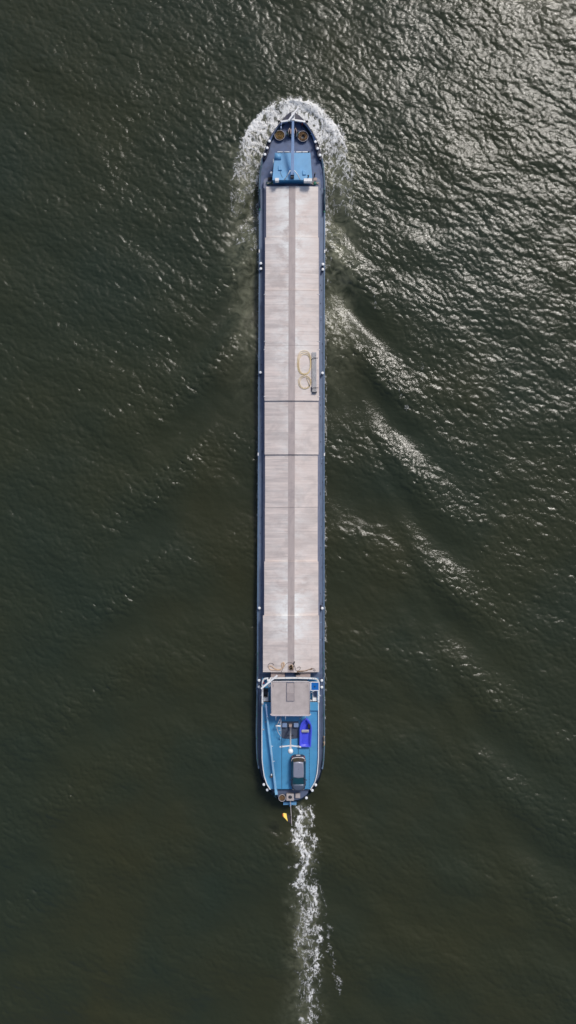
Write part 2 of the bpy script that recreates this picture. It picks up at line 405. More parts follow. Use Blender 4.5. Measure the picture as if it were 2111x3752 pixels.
# bollards
bol = [(987.3, 516, 2.1), (979, 540.8, 2.1), (970.7, 565, 2.1), (1156, 518.7, 2.1), (1164.3, 542.9, 2.1), (1172.6, 567.3, 2.1),
       (955.7, 964.3, 1.75), (955.7, 984, 1.75), (1183.7, 967.5, 1.75), (1183.3, 986.5, 1.75), (954.5, 1364.3, 1.75), (1182.1, 1366.5, 1.75),
       (950.6, 2228.4, 1.75), (1181, 2229, 1.75), (949.3, 2493.3, 1.8), (949.3, 2517.6, 1.8), (1179.3, 2493.7, 1.8), (1179.3, 2518.4, 1.8),
       (967.3, 2875.2, 2.3), (979.7, 2894.9, 2.3), (1157, 2876.7, 2.3), (1144.5, 2896.8, 2.3), (1122.9, 2924.4, 2.1)]
proto = None
for (x, y, z) in bol:
    c = W(x, y, z); zb = ZD + .02
    if proto is None:
        base = c.copy(); base.z = z
        m = MB(); m.lathe(base, [(0.0, -0.06), (0.13, -0.06), (0.14, -1.15), (0.2, -1.2)], 20)
        b = m.build('bollard', 'navy', barge); m2 = MB(); m2.lathe(base, [(0.0, 0.0), (0.12, -.005), (0.165, -.03), (0.175, -0.09), (0.16, -.13), (0.13, -0.13)], 20)
        # bollard mesh is relative to its parent; recentre so copies can move
        off = base - SHIP
        b.data.transform(Matrix.Translation(-off)); b.location = off
        cap = m2.build('bollard_cap', 'whiteb', barge); cap.data.transform(Matrix.Translation(-off)); cap.parent = b
        proto = (b, cap)
    else:
        b = proto[0].copy(); COL.objects.link(b); b.location = c - SHIP
        cp = proto[1].copy(); COL.objects.link(cp); cp.parent = b
# coaming around the hold
m = MB(); m.pprism([(965.5, 690), (965.5, 665), (967.5, 658), (973, 653), (981, 651), (1161, 652), (1168, 654), (1173, 659), (1175, 667), (1175, 690)], ZD, 1.65)
m.build('fore_coaming_platform', 'coam', barge, bevel=.03)
m = MB()
a0 = W(971, 683, 2.0); a1 = W(965, 2463, 2.0); b0 = W(1169.5, 683, 2.0); b1 = W(1168.5, 2463, 2.0)
m.hexa([(a0.x, a0.y), (b0.x, b0.y), (b1.x, b1.y), (a1.x, a1.y)], ZD - .02, 1.98)
m.build('hatch_coaming', 'coam', barge)
m = MB()
for s, (p, q) in ((-1, (a0, a1)), (1, (b0, b1))):
    m.hexa([(p.x, p.y), (p.x + s * .12, p.y), (q.x + s * .12, q.y), (q.x, q.y)], 1.62, 1.7)
    for k in range(60):
        t = (k + .5) / 60; c = p.lerp(q, t); m.box(c.x, c.y - .03, ZD, c.x + s * .1, c.y + .03, 1.62)
m.build('coaming_ledge', 'coam', barge)
# hatch covers
cv = [(682.5, 869, 975.4, 1166, 0), (869, 1064, 971.6, 1168, 1), (1064, 1266, 970.8, 1168.6, 2), (1266, 1468.3, 969.6, 1168.9, 2), (1468.3, 1665.4, 970.0, 1167.3, 1),
      (1665.4, 1859.5, 971.6, 1164.6, 0), (1859.5, 2057.6, 971.0, 1164.2, 0), (2057.6, 2255.6, 968.4, 1166.7, 1), (2255.6, 2463.5, 963.8, 1169.4, 2)]
def strip_c(y): return 1070.8 - 0.00247 * (y - 690)
for i, (y0, y1, x0, x1, lv) in enumerate(cv):
    ze = 2.28 + lv * 0.2; zt = ze + 0.20
    def rowpts(y, dy, z_sub=0):
        c = strip_c(y); P = []
        for x, z in ((x0, ze), (c - 12.2, zt), (c + 12.2, zt), (x1, ze)):
            p = W(x, y, z); p.y += dy; P.append(p)
        return P
    # world-y of the two ends measured at eave
    A = rowpts(y0, -0.012); B = rowpts(y1, 0.012)
    for q in A: q.y = W(0, y0, ze + .1).y - .012
    for q in B: q.y = W(0, y1, ze + .1).y + .012
    m = MB(); th = Vector((0, 0, -0.30))
    A2 = [A[0] + th, A[0], A[1], A[2], A[3], A[3] + th]; B2 = [B[0] + th, B[0], B[1], B[2], B[3], B[3] + th]
    m.add(A2 + B2, [[k, k + 1, k + 7, k + 6] for k in range(5)] + [[5, 0, 6, 11], list(range(6)), list(range(11, 5, -1))])
    ny = 8
    for k in range(1, ny):
        t = k / ny
        for s in ((0, 1), (2, 3)):
            p = A[s[0]].lerp(B[s[0]], t); q = A[s[1]].lerp(B[s[1]], t)
            u = Vector((0, 0, .007)); d = Vector((0, .03, 0))
            m.add([p + d, q + d, q + u, p + u, p - d, q - d], [[0, 1, 2, 3], [3, 2, 5, 4]])
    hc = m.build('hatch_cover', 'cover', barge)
    m = MB(); e = Vector((0, 0, .012))
    m.add([A[1] + e, A[2] + e, B[2] + e, B[1] + e, A[1], A[2], B[2], B[1]], [[0, 1, 2, 3], [0, 4, 5, 1], [1, 5, 6, 2], [2, 6, 7, 3], [3, 7, 4, 0]])
    m.build('walkway_strip', 'strip', barge).parent = hc
    if lv >= 1:
        m = MB()
        for (xx, s) in ((x0, -1), (x1, 1)):
            for yy in ((y0 + 15), (y1 - 15)):
                if i in (2, 3): c = W(xx, yy, ze); m.tube([c + Vector((-s * .15, 0, .05)), c + Vector((s * .1, 0, .05)), c + Vector((s * .1, -.0, -.15))], .028, 6)
        if m.v: m.build('cleat_hook', 'white', barge).parent = hc
# forward step panels and boxes between cabin and hatch
m = MB(); m.pbox(1043, 668, 1096, 681, 1.6, 1.95); m.build('hold_access_panel', 'coam', barge, bevel=.02)

# fore cabin
fc = MB(); FZ = 3.3
fpl = [(1007, 559.5), (1137.4, 559.5), (1144.6, 660), (997.6, 660)]
pts = [W(x, y, FZ) for x, y in fpl]
def shrink(ps, d):
    c = sum((p for p in ps), Vector()) / len(ps); return [Vector((p.x - math.copysign(d, p.x - c.x), p.y - math.copysign(d, p.y - c.y), p.z)) for p in ps]
wallp = shrink(pts, 0.12); fc.hexa([(p.x, p.y) for p in wallp], ZD, FZ - .08)
fcab = fc.build('fore_cabin', 'teal', barge)
m = MB(); m.hexa([(p.x, p.y) for p in pts], FZ - .08, FZ); m.build('roof', 'skyblue', barge, bevel=.04).parent = fcab
m = MB()
for x in (1018, 1041, 1092, 1114): m.pbox(x, 554.5, x + 19, 557, FZ - .9, FZ - .15)
for sx in (1, -1):
    for t in (.2, .5, .8):
        a = wallp[0 if sx < 0 else 1].lerp(wallp[3 if sx < 0 else 2], t); m.box(a.x + sx * .01, a.y - .3, 2.1, a.x + sx * .04, a.y + .3, 2.6)
m.build('window', ['glass'], barge).parent = fcab
m = MB()
for x in (1017, 1041, 1066, 1085.5, 1108):
    a = W(x, 556.5, FZ + .02); b = W(x + 20 if x != 1066 else x + 14, 556.5, FZ + .02); m.taper(a, b, .10, .10, .06, .06)
m.build('front_rail', 'white', barge).parent = fcab
# curved locker
m = MB(); c0 = W(1006.5, 574.5, FZ); c1 = W(1030.5, 574.5, FZ); R = .36
ring = [(math.cos(a) * R, math.sin(a) * R * .75) for a in [math.pi * k / 10 for k in range(11)]]
m.loft([[Vector((x, c0.y + u, FZ + .06 + v)) for u, v in ring + [(-R, -.06), (R, -.06)]] for x in (c0.x, c1.x)]); m.build('roof_locker', 'skyblue', barge).parent = fcab
for x, y in ((1026.6, 615.3), (1115.6, 632)):
    m = MB(); m.pbox(x - 7.2, y - 8.3, x + 7.2, y + 8.3, FZ, FZ + .14); m.build('roof_hatch', 'skyblue', barge, bevel=.07).parent = fcab
m = MB(); m.pbox(1007.7, 651.5, 1022, 662.5, FZ - .3, FZ + .28); m.build('white_vent_box', 'white', barge, bevel=.03).parent = fcab
m = MB(); m.pbox(1113.5, 653, 1144, 664.5, FZ - .3, FZ + .3); m.build('white_vent_box', 'white', barge, bevel=.03).parent = fcab
m = MB(); p = W(1129.5, 650, FZ); m.lathe(p, [(0.07, 0), (.07, .4), (.11, .42), (.11, .5), (0, .52)], 12); m.build('vent_pipe', 'dark', barge).parent = fcab
m = MB(); pp = [W(1028, 625, FZ + .02), W(1028.5, 634, FZ + .02), W(1031, 642, FZ + .02), W(1036, 651, FZ + .02)]; m.tube(pp, .018, 5); m.build('roof_cable', 'dark', barge).parent = fcab
m = MB(); p = W(994.5, 634, 2.6); m.lathe(p, [(.0, .17), (.09, .15), (.15, .08), (.18, 0), (.15, -.08), (.07, -.14), (.06, -1.5)], 20); m.build('mushroom_vent', 'white', barge)
m = MB(); m.pbox(982, 649, 996.5, 660, ZD, 1.75); m.build('black_locker', 'black', barge, bevel=.03)
m = MB(); m.pbox(1146, 650.5, 1161.5, 662, ZD, 1.7); m.build('tan_deck_box', 'tan', barge, bevel=.03)
m = MB(); a = W(1151, 650, 1.2); b = W(1154.5, 634, 2.5); m.tube([a, b], .075, 8); m.build('exhaust_pipe', 'dark', barge)

# bow mast (leaning forward)
m = MB(); A = W(1071.8, 641, 3.75); B = W(1073.6, 444, 6.0); m.taper(A, B, .42, .27, .34, .24)
mast = m.build('bow_mast', 'boom', barge, bevel=.03)
m = MB(); m.pbox(1064.5, 640, 1078, 650, FZ, FZ + .45); m.build('mast_foot', 'dark', barge, bevel=.03).parent = mast  # mast foot casing, dark colour also paints the shadow under the beam end
for sx, pl in ((-1, [(1063.5, 625, 4.3), (1055, 640, 3.9), (1042, 659, 3.32)]), (1, [(1079, 625, 4.3), (1091, 640, 3.9), (1100.5, 659, 3.32)])):
    m = MB(); m.tube([W(*q) for q in pl], .055, 8); m.build('mast_strut', 'white', barge).parent = mast
ca = MB(); arm = smooth_pts([(1030, 446, 6.0), (1050, 442.8, 6.05), (1073, 439.5, 6.1), (1097, 442.5, 6.05), (1119, 446.4, 6.0)], 2)
ap = [W(*q) for q in arm]
for p, q in zip(ap[:-1], ap[1:]): ca.taper(p, q + (q - p) * .02, .19, .19, .12, .12)
ca.build('crossarm', 'white', barge).parent = mast
for x in (1021, 1126):
    m = MB(); c = W(x, 445, 6.0); m.lathe(c, [(0, .12), (.1, .1), (.12, -.1), (.0, -.14)], 12)
    d = 1 if x > 1073 else -1; m.obox(c - Vector((d * .14, 0, 0)), (1, 0, 0), (0, 0, 1), .14, .2, .06); m.build('navigation_lamp', 'black', barge).parent = mast
m = MB()
for xx in (1069.8, 1079): m.obox(W(xx, 426, 6.15), (0, 1, 0), (0, 0, 1), .95, .1, .1)
m.obox(W(1074.5, 412.5, 6.15), (1, 0, 0), (0, 0, 1), .4, .1, .1); m.obox(W(1074.5, 436, 6.16), (1, 0, 0), (0, 0, 1), .38, .28, .12)
m.build('mast_head_bracket', 'white', barge).parent = mast
m = MB(); a = W(1094, 393, 6.6); b = W(1057.5, 442, 6.6); m.taper(a, b, .17, .17, .13, .13)
m.lathe((a + b) / 2, [(.15, -.35), (.15, -.05), (0, -.05)], 12); m.build('radar_scanner', 'white', barge).parent = mast

# windlass
wl = MB(); c = W(1072, 484, ZD + .6)
wl.box(c.x - .45, c.y - .45, ZD, c.x + .45, c.y + .3, ZD + .35)
wl.lathe(c + Vector((-.75, 0, 0)), [(0, 0), (.16, 0), (.16, 1.5), (0, 1.5)], 12, 'x')
wind = wl.build('windlass', 'dark', barge)
m = MB()
for s in (-1, 1): m.lathe(c + Vector((s * .42 - .09, .1, 0)), [(0, 0), (.34, 0), (.34, .05), (.22, .06), (.22, .13), (.34, .14), (.34, .19), (0, .19)], 18, 'x')
m.build('chain_wheel', 'black', barge).parent = wind
m = MB()
for s in (-1, 1): m.lathe(c + Vector((s * .68 - .06, -.28, 0)), [(0, 0), (.26, 0), (.22, .06), (.26, .12), (0, .12)], 16, 'x')
m.build('gear_wheel', 'greend', barge).parent = wind
m = MB()
for s in (-1, 1):
    m.box(c.x + s * .2 - .05, c.y - .3, ZD + .35, c.x + s * .2 + .05, c.y + .3, ZD + .85)
    m.tube([c + Vector((s * .35, .55, -.2)), c + Vector((s * .36, .3, .35)), c + Vector((s * .5, -.1, .42)), c + Vector((s * .45, -.45, .1))], .05, 8)
m.build('brake_bracket', 'tan', barge).parent = wind
for s in (-1, 1):
    m = MB()
    for k in range(7):
        p = c + Vector((s * .3, .35 + k * .11, .05 - k * .05)); m.tube([p + Vector((0, -.07, 0)), p + Vector((.03 if k % 2 else 0, .07, 0))], .045, 6)
    m.build('anchor_chain', 'black', barge).parent = wind
m = MB()
for s in (-1, 1): q = W(1072.5 + s * 13, 446.5, 1.9); m.tube([q + Vector((0, .1, 0)), q + Vector((0, -.12, -.05))], .12, 12)
m.build('hawse_pipe', 'black', barge)
m = MB(); q = W(1030, 463, 2.0); m.tube([q, q + Vector((-.0, -.3, -.2))], .06, 8); m.tube([q + Vector((0, 0, 0)), q + Vector((.1, .45, .2))], .03, 6); m.build('fairlead', 'bulin', barge)

# side rails and posts
def rail(pts, z, posts, name, mat, r=.03):
    m = MB(); P = [W(x, y, z) for x, y in pts]; m.tube(P, r, 6)
    for (x, y) in posts: p = W(x, y, z); m.tube([Vector((p.x, p.y, ZD)), p + Vector((0, 0, .03))], r * 1.2, 6)
    return m.build(name, mat, barge)
def railc(pts, z, posts, name, mat, r=.03):
    o = rail(pts, z, posts, name, mat, r); m = MB()
    for (x, y) in posts: p = W(x, y, z + .02); m.lathe(p, [(0, .06), (.05, .04), (.07, 0), (.05, -.04), (0, -.06)], 8)
    m.build('rail_post_cap', 'green', barge).parent = o
railc([(960, 588), (957, 612), (953.5, 650), (952, 691)], 1.75, [(957, 612), (952.2, 691)], 'handrail', 'greend')
railc([(1180, 590), (1185, 615), (1188, 650), (1188.6, 694)], 1.75, [(1185, 615), (1188.6, 694)], 'handrail', 'greend')
railc([(945, 2393), (944.5, 2448), (944, 2480)], 1.75, [(945, 2393), (944.5, 2448)], 'handrail', 'greend')
railc([(1185, 2392), (1185, 2449), (1185, 2480)], 1.75, [(1185, 2392), (1185, 2449)], 'handrail', 'greend')
railc([(942.5, 2545), (941.5, 2620), (941.5, 2704), (943.6, 2783), (948, 2806)], 1.7, [(941.5, 2620), (941.8, 2704), (943.8, 2783)], 'handrail', 'greend')
railc([(1186, 2545), (1187, 2620), (1187.5, 2704), (1185, 2785), (1180, 2810)], 1.7, [(1187, 2620), (1187.5, 2735), (1185, 2785)], 'handrail', 'greend')
for x, y0, y1 in ((952, 694, 768), (1188.5, 697, 776)):
    m = MB(); m.tube([W(x, y0, 1.55), W(x, y1, 1.55)], .10, 10); o = m.build('fender_spar', 'hullblue', barge)
    m = MB(); m.lathe(W(x, y1, 1.6), [(0, .1), (.1, .08), (.13, 0), (.1, -.08), (0, -.1)], 10); m.build('spar_end_ring', 'green', barge).parent = o
m = MB()
for x, y in ((1189, 1665), (946.4, 1664), (950.3, 920), (1190, 921)): p = W(x, y, 1.27); m.box(p.x - .06, p.y - .18, 1.0, p.x + .06, p.y + .18, 1.28)
m.build('draught_marker', 'white', barge)
m = MB()
for x, y in ((1176, 1162), (1180, 1681), (1176, 2280), (1174, 2344)): p = W(x, y, ZD); m.box(p.x - .13, p.y - .02, ZD, p.x + .13, p.y + .02, ZD + .03)
m.build('deck_eye', 'boom', barge)
m = MB(); m.pbox(1170, 1804, 1174.5, 1814, ZD, ZD + .3); m.pbox(1171, 2217, 1179, 2236, ZD, ZD + .05); m.build('deck_fitting', 'navy', barge)
m = MB()
for k in range(38):
    y = 1000 + k * 37 + random.uniform(-12, 12); x = random.choice([random.uniform(1174, 1186), random.uniform(951, 966)])
    if y > 2380: continue
    m.lathe(W(x, y, ZD), [(.05, 0), (.05, .05), (0, .055)], 8)
m.build('deck_plug', 'navy', barge)

# ---- aft accommodation
AZ = 2.4
acc = [(961, 2573), (1167, 2573), (1167.5, 2690), (1167.3, 2776.6), (1165.7, 2796), (1162, 2834.6), (1154, 2865.5), (1146, 2880), (1137.7, 2891.6), (990, 2891.6), (984, 2883), (978.3, 2873), (968.6, 2844), (963, 2805), (960.5, 2780.5), (960, 2690)]
m = MB(); m.pprism(acc, ZD, AZ - .06); ac = m.build('aft_accommodation', 'hullblue', barge)
m = MB(); m.pprism(acc, AZ - .06, AZ); m.build('aft_roof', 'teal', barge).parent = ac
# step and raised portions
m = MB(); m.pbox(993, 2622, 1165.5, 2643, AZ, AZ + .02); m.build('roof_forward_panel', 'teal', barge).parent = ac
m = MB(); m.pbox(1135.5, 2573.5, 1165.8, 2604, AZ, AZ + .3); m.build('roof_step', 'teal', barge, bevel=.03).parent = ac
m = MB()   # raised central panels, their edges read as seams
for x0, x1, y0, y1 in ((993.5, 1031.8, 2700, 2890), (1033.2, 1092.5, 2708, 2890), (1094, 1132.5, 2742, 2890)): m.pbox(x0, y0, x1, y1, AZ + .0, AZ + .05)
m.build('roof_panel', 'teal', barge, bevel=.015).parent = ac
m = MB()
for k in range(26): p = W(1133.4, 2744 + k * 5.6, AZ); m.box(p.x - .035, p.y - .05, AZ, p.x + .035, p.y + .05, AZ + .04)
for x, y0, y1 in ((1032.5, 2625, 2890), (1093.2, 2700, 2785)): a = W(x, y0, AZ); b = W(x, y1, AZ); m.box(a.x - .02, a.y, AZ, a.x + .02, b.y, AZ + .012)
m.build('seam_bolts', 'navy', barge).parent = ac
# forward well floor and walls
m = MB(); m.pbox(961, 2487, 1167, 2573, ZD, 1.75); m.build('wheelhouse_well_floor', 'teal', barge)
m = MB(); m.pbox(993, 2450 + 76 / 5.175 - 1.5, 1044, 2483, ZD, 2.3); m.build('tan_step_board', 'tan', barge)
m = MB(); m.pbox(1085.6, 2463.5, 1137.7, 2483, ZD, 2.3); m.build('tan_step_board', 'tan', barge)
m = MB(); m.pbox(1046, 2464, 1084, 2483, ZD, 1.9); m.build('hold_end_panel', 'foredeck', barge)
# white bulwark pipe
bz = 2.75
pipe = [(961.9, 2576), (962, 2520), (962.2, 2502), (964, 2493), (969.5, 2487), (978, 2485.5), (1000, 2485), (1060, 2483.8), (1100, 2484), (1140, 2485.3), (1156, 2486.5), (1163, 2490), (1167, 2497), (1168.2, 2506), (1168, 2540), (1167.5, 2573)]
pipe = smooth_pts(pipe, 1)
P = [W(x, y, bz) for x, y in pipe]
m = MB()
for p, q in zip(P[:-1], P[1:]): m.taper(p, q + (q - p).normalized() * .03, .19, .19, .12, .12)
bw = m.build('white_bulwark_rail', 'white', barge)
m = MB()
for p, q in zip(P[:-1], P[1:]):
    a, b = p.copy(), q.copy(); a.z = b.z = 2.2
    m.add([p - Vector((0, 0, .05)), q - Vector((0, 0, .05)), b, a], [[0, 1, 2, 3]])
sol = m.build('bulwark_plate', 'teal', barge); md = sol.modifiers.new('s', 'SOLIDIFY'); md.thickness = .04; md.offset = 0
sol.parent = bw
m = MB(); g = W(987, 2484.8, bz + .07); m.box(g.x - .08, g.y - .13, bz - .2, g.x + .08, g.y + .13, bz + .09); m.build('rail_gap', 'navy', barge).parent = bw
def edge(pts, name):
    m = MB(); Q = [W(x, y, AZ + .12) for x, y in pts]
    for p, q in zip(Q[:-1], Q[1:]): m.taper(p, q + (q - p).normalized() * .02, .09, .09, .26, .26)
    return m.build(name, 'white', barge)
edge([(960.3, 2577), (960, 2690), (960.3, 2740), (960.8, 2781), (963, 2805), (968.6, 2844), (978.3, 2873), (990, 2892)], 'roof_edge_rail')
edge([(1167.2, 2574), (1167.5, 2690), (1167.2, 2740), (1166.8, 2778), (1165.5, 2798), (1162, 2834.6), (1154, 2865.5), (1137.7, 2892)], 'roof_edge_rail')
# flat slabs beside the wheelhouse, the stairwells' shade put into their dark colour
for x0, x1, mat in ((965.5, 982.5, 'black'), (1146.5, 1163.5, 'foredeck')):
    m = MB(); m.pbox(x0, 2522.5, x1, 2557, 1.75, 1.80); o = m.build('stairwell_shade_slab', mat, barge)
    m = MB(); m.pbox(x0, 2557, x1, 2567.5, 1.75, 2.35); m.build('white_step', 'white', barge, bevel=.03).parent = o
    m = MB(); xx = x1 if x0 < 1000 else x0
    m.pbox(xx - .7, 2540, xx + .7, 2568, 1.75, 2.5)
    m.pbox(x0 if x0 < 1000 else x0 - 10, 2567.5, x1 if x0 < 1000 else x1, 2569, 1.75, 2.5); m.build('white_screen', 'white', barge).parent = o
m = MB(); m.pbox(965, 2523, 983, 2530, 1.8, 2.2); m.pbox(967, 2533, 980, 2545, 1.8, 1.95); m.build('hatch_box', 'dark', barge, bevel=.03)
# wheelhouse
WZ = 4.3
m = MB(); m.pbox(1000, 2507, 1128.5, 2612, 1.7, WZ - .12); wh = m.build('wheelhouse', 'white', barge)
m = MB()
a = W(1000, 2507, WZ - .12); b = W(1128.5, 2612, WZ - .12)
for k in range(6):
    t0 = a.x + .15 + k * (b.x - a.x - .2) / 6; t1 = t0 + (b.x - a.x - .2) / 6 - .12
    m.box(t0, a.y + .005, 3.1, t1, a.y + .03, 4.0); m.box(t0, b.y - .005, 3.1, t1, b.y - .03, 4.0)
for k in range(4):
    t0 = b.y + .15 + k * (a.y - b.y - .2) / 4; t1 = t0 + (a.y - b.y - .2) / 4 - .12
    m.box(a.x - .005, t0, 3.1, a.x - .03, t1, 4.0); m.box(b.x + .005, t0, 3.1, b.x + .03, t1, 4.0)
m.build('window', 'glass', barge).parent = wh
m = MB()
rp = [(997, 2497.5), (1131.5, 2497.5), (1134.3, 2500), (1134.8, 2618), (993.8, 2618), (994.2, 2500)]
m.pprism(rp, WZ - .12, WZ); m.build('wheelhouse_roof', 'pinkgrey', barge).parent = wh
m = MB(); Q = [W(x, y, WZ + .02) for x, y in [(994, 2618), (994.2, 2502), (995.2, 2499), (998, 2498), (1131, 2498), (1133.8, 2499.5), (1134.6, 2503), (1134.8, 2618)]]
m.tube(Q, .05, 6); m.build('roof_rim', 'rim', barge).parent = wh
m = MB(); Q = [W(x, y, WZ + .02) for x, y in [(991.5, 2615.5), (996.5, 2620.5), (1132.5, 2621), (1138.5, 2616)]]
for p, q in zip(Q[:-1], Q[1:]): m.taper(p, q, .16, .16, .1, .1)
m.build('rear_gutter', 'rim', barge).parent = wh
m = MB(); m.pbox(1050.8, 2505, 1077.5, 2540, WZ, WZ + .06); m.build('roof_hatch', 'roofhatch', barge, bevel=.02).parent = wh
m = MB(); m.pbox(1050.8, 2540.5, 1077.8, 2568.5, WZ, WZ + .09); m.build('sliding_lid', 'roofhatchd', barge, bevel=.02).parent = wh
m = MB()
for x0, y0, x1, y1 in ((1050, 2500.5, 1078.5, 2501.5), (1050, 2500.5, 1050.6, 2569.2), (1078, 2500.5, 1078.6, 2569.2), (1050, 2568.6, 1078.6, 2569.3)): m.pbox(x0, y0, x1, y1, WZ, WZ + .1)
m.build('hatch_track', 'coam', barge).parent = wh
m = MB()
for x, l in ((1011, 18), (1046, 16), (1118.5, 14)): a = W(x, 2622, WZ - .05); b = W(x, 2622 + l, WZ - .5); m.tube([a, b], .03, 6)
m.build('drain_spout', 'white', barge).parent = wh
m = MB()
for x in (1058.5, 1106.5, 1131): a = W(x, 2622.5, WZ - .05); m.lathe(a, [(0, .05), (.07, .04), (.07, -.2), (0, -.2)], 8)
m.build('gutter_bracket', 'navy', barge).parent = wh
m = MB(); 
for x in (1002.5, 1127): p = W(x, 2512, WZ); m.lathe(p, [(.06, 0), (.05, .12), (0, .14)], 8); m.tube([p + Vector((0, 0, .1)), p + Vector((-.05, .25, .02))], .02, 5)
m.build('roof_fitting', 'roofhatchd', barge).parent = wh
# radar on the port front corner
m = MB(); a = W(956.5, 2523.5, 4.5); b = W(1016.5, 2474.5, 4.5); m.taper(a, b, .19, .19, .14, .14); m.lathe((a + b) / 2, [(.18, -.45), (.18, -.06), (0, -.06)], 14)
rs = m.build('radar_scanner', 'white', barge)
m = MB(); p = (a + b) / 2; m.tube([Vector((p.x, p.y, 1.75)), Vector((p.x, p.y, 4.1))], .07, 8)
m.obox((p.x, p.y, 4.0), (1, 0, 0), (0, 0, 1), .5, .42, .12); m.build('radar_pedestal', 'white', barge).parent = rs
m = MB(); c = W(987, 2513, 3.3); m.lathe(c, [(.1, -.5), (.12, -.1), (.2, .02), (.17, .03), (.08, -.08), (0, -.08)], 14); m.build('horn_funnel', 'white', barge)
m = MB(); c = W(966.5, 2503, 2.9); m.lathe(c, [(0, .14), (.09, .12), (.1, -.1), (.05, -.12), (.05, -1.1)], 12); m.build('red_side_lamp', 'red', barge)
# blue sign board
m = MB(); m.pbox(1139.5, 2500, 1169.2, 2530, 3.40, 3.44); sb = m.build('blue_signal_board', 'signblue', barge)
m = MB()
for x0, y0, x1, y1 in ((1137.6, 2498, 1171.1, 2500.8), (1137.6, 2528.7, 1171.1, 2531.4), (1137.6, 2500.8, 1140.8, 2528.7), (1168, 2500.8, 1171.1, 2528.7)): m.pbox(x0, y0, x1, y1, 3.39, 3.47)
m.build('white_frame', 'white', barge).parent = sb
m = MB(); c = W(1154.3, 2515, 3.47); m.lathe(c, [(.06, 0), (.06, .06), (0, .07)], 10); m.box(c.x - .03, c.y - .12, 3.45, c.x + .03, c.y + .08, 3.48); m.build('signal_lamp', 'dark', barge).parent = sb
m = MB(); m.tube([W(1137, 2540, 3.2), W(1152, 2532, 3.35)], .03, 6); m.tube([W(1133, 2516, 3.42), W(1138, 2516, 3.42)], .03, 6); m.build('board_stay', 'white', barge).parent = sb
m = MB()
for x, y in ((957.5, 2549), (1172, 2549.5)): p = W(x, y, 2.2); m.tube([p + Vector((-.13, 0, 0)), p + Vector((.13, 0, 0))], .03, 6); m.tube([p, Vector((p.x, p.y, ZD))], .03, 6)
m.build('deck_lamp', 'white', barge)
m = MB(); p = W(962.5, 2580, 3.0); m.lathe(p, [(0, .08), (.1, .06), (.11, -.1), (.05, -.12), (.05, -.7)], 10); m.build('stanchion_cap', 'grey', barge)
# lowered derrick boom along port side
m = MB(); A = W(974.6, 2580, 3.2); K = W(979.4, 2625, 3.1); B = W(1012.3, 2908, 2.9); m.taper(K, B, .20, .26, .2, .28)
dr = m.build('derrick_boom', 'derrick', barge)
m = MB(); m.taper(A, K, .14, .15, .14, .16); m.build('derrick_tip', 'boom', barge).parent = dr
m = MB(); m.obox(W(1012.2, 2903, 2.95), (B - K), (0, 0, 1), .5, .32, .42); m.tube([W(1012, 2905, ZD), W(1012, 2905, 2.9)], .14, 10); m.build('derrick_heel', 'derrick', barge, bevel=.02).parent = dr
m = MB()
for (x, y) in ((976, 2590), (996, 2734), (1002.5, 2789)): c = W(x, y, 3.1); m.obox(c, (1, 0, 0), (0, 0, 1), .3, .05, .06)
m.tube([W(978.5, 2625, 3.22), W(984, 2628, 3.25)], .03, 6)
m.tube([W(994, 2730, 3.15), W(1000, 2800, 3.12), W(1009, 2885, 3.1)], .015, 5)
m.build('derrick_sheave', 'white', barge).parent = dr
m = MB(); 
for t in (.12, .5, .86):
    c = K.lerp(B, t); m.tube([Vector((c.x, c.y, AZ)), c], .06, 6)
m.build('derrick_rest', 'derrick', barge).parent = dr
m = MB(); c = W(994.8, 2839, AZ + .5); m.lathe(c, [(0, .12), (.08, .1), (.1, 0), (.06, -.05), (.06, -.5)], 12); o = m.build('cowl_vent', 'white', barge)
m = MB(); c = W(995.5, 2843, AZ + .3); m.box(c.x - .13, c.y - .2, AZ, c.x + .13, c.y + .1, AZ + .3); m.build('vent_box', 'ropeb', barge).parent = o
m = MB()
for x, y in ((974, 2645), (1099, 2633), (965.3, 2673)): m.lathe(W(x, y, AZ), [(.09, 0), (.09, .06), (.05, .09), (0, .09)], 12)
m.build('roof_filler_cap', 'grey', barge)
# slate mat area
m = MB(); m.pprism([(1033.5, 2643.5), (1094, 2643.5), (1094, 2704.5), (1080, 2706.5), (1063, 2707.5), (1046, 2706.5), (1033.5, 2704.5)], AZ, AZ + .035); m.build('slate_roof_pad', 'matdark', barge)
# aft mast
m = MB(); A = W(1064.3, 2661, 2.5); B = W(1064.8, 2731, 7.6); m.tube([A, B], .13, 12, r1=.085); am = m.build('aft_mast', 'grey', barge)
m = MB(); m.pbox(1059, 2655, 1069.5, 2664, AZ, AZ + .5); m.build('mast_foot', 'tan', barge, bevel=.02).parent = am
m = MB(); arm = [(1025, 2736.5, 7.6), (1045, 2734.3, 7.65), (1064.7, 2731.5, 7.7), (1085, 2734.3, 7.65), (1103.5, 2736.5, 7.6)]
ap = [W(*q) for q in arm]
for p, q in zip(ap[:-1], ap[1:]): m.taper(p, q, .14, .14, .09, .09)
m.build('crossarm', 'white', barge).parent = am
m = MB(); m.obox(W(1064.8, 2736, 7.7), (0, 1, 0), (0, 0, 1), .3, .24, .12)
for x in (1034, 1095): c = W(x, 2733.5, 7.75); m.lathe(c, [(.06, 0), (.06, .1), (0, .12)], 10)
m.build('mast_head', 'rim', barge).parent = am
m = MB(); c = W(1064.7, 2752, 7.7); m.lathe(c, [(0, .33), (.12, .31), (.22, .25), (.29, .14), (.31, 0), (.29, -.12), (.2, -.2), (0, -.22)], 24)
m.obox(c + Vector((0, .25, -.15)), (0, 1, 0), (0, 0, 1), .4, .1, .06); m.build('satellite_dome', 'whiteb', barge).parent = am
m = MB()
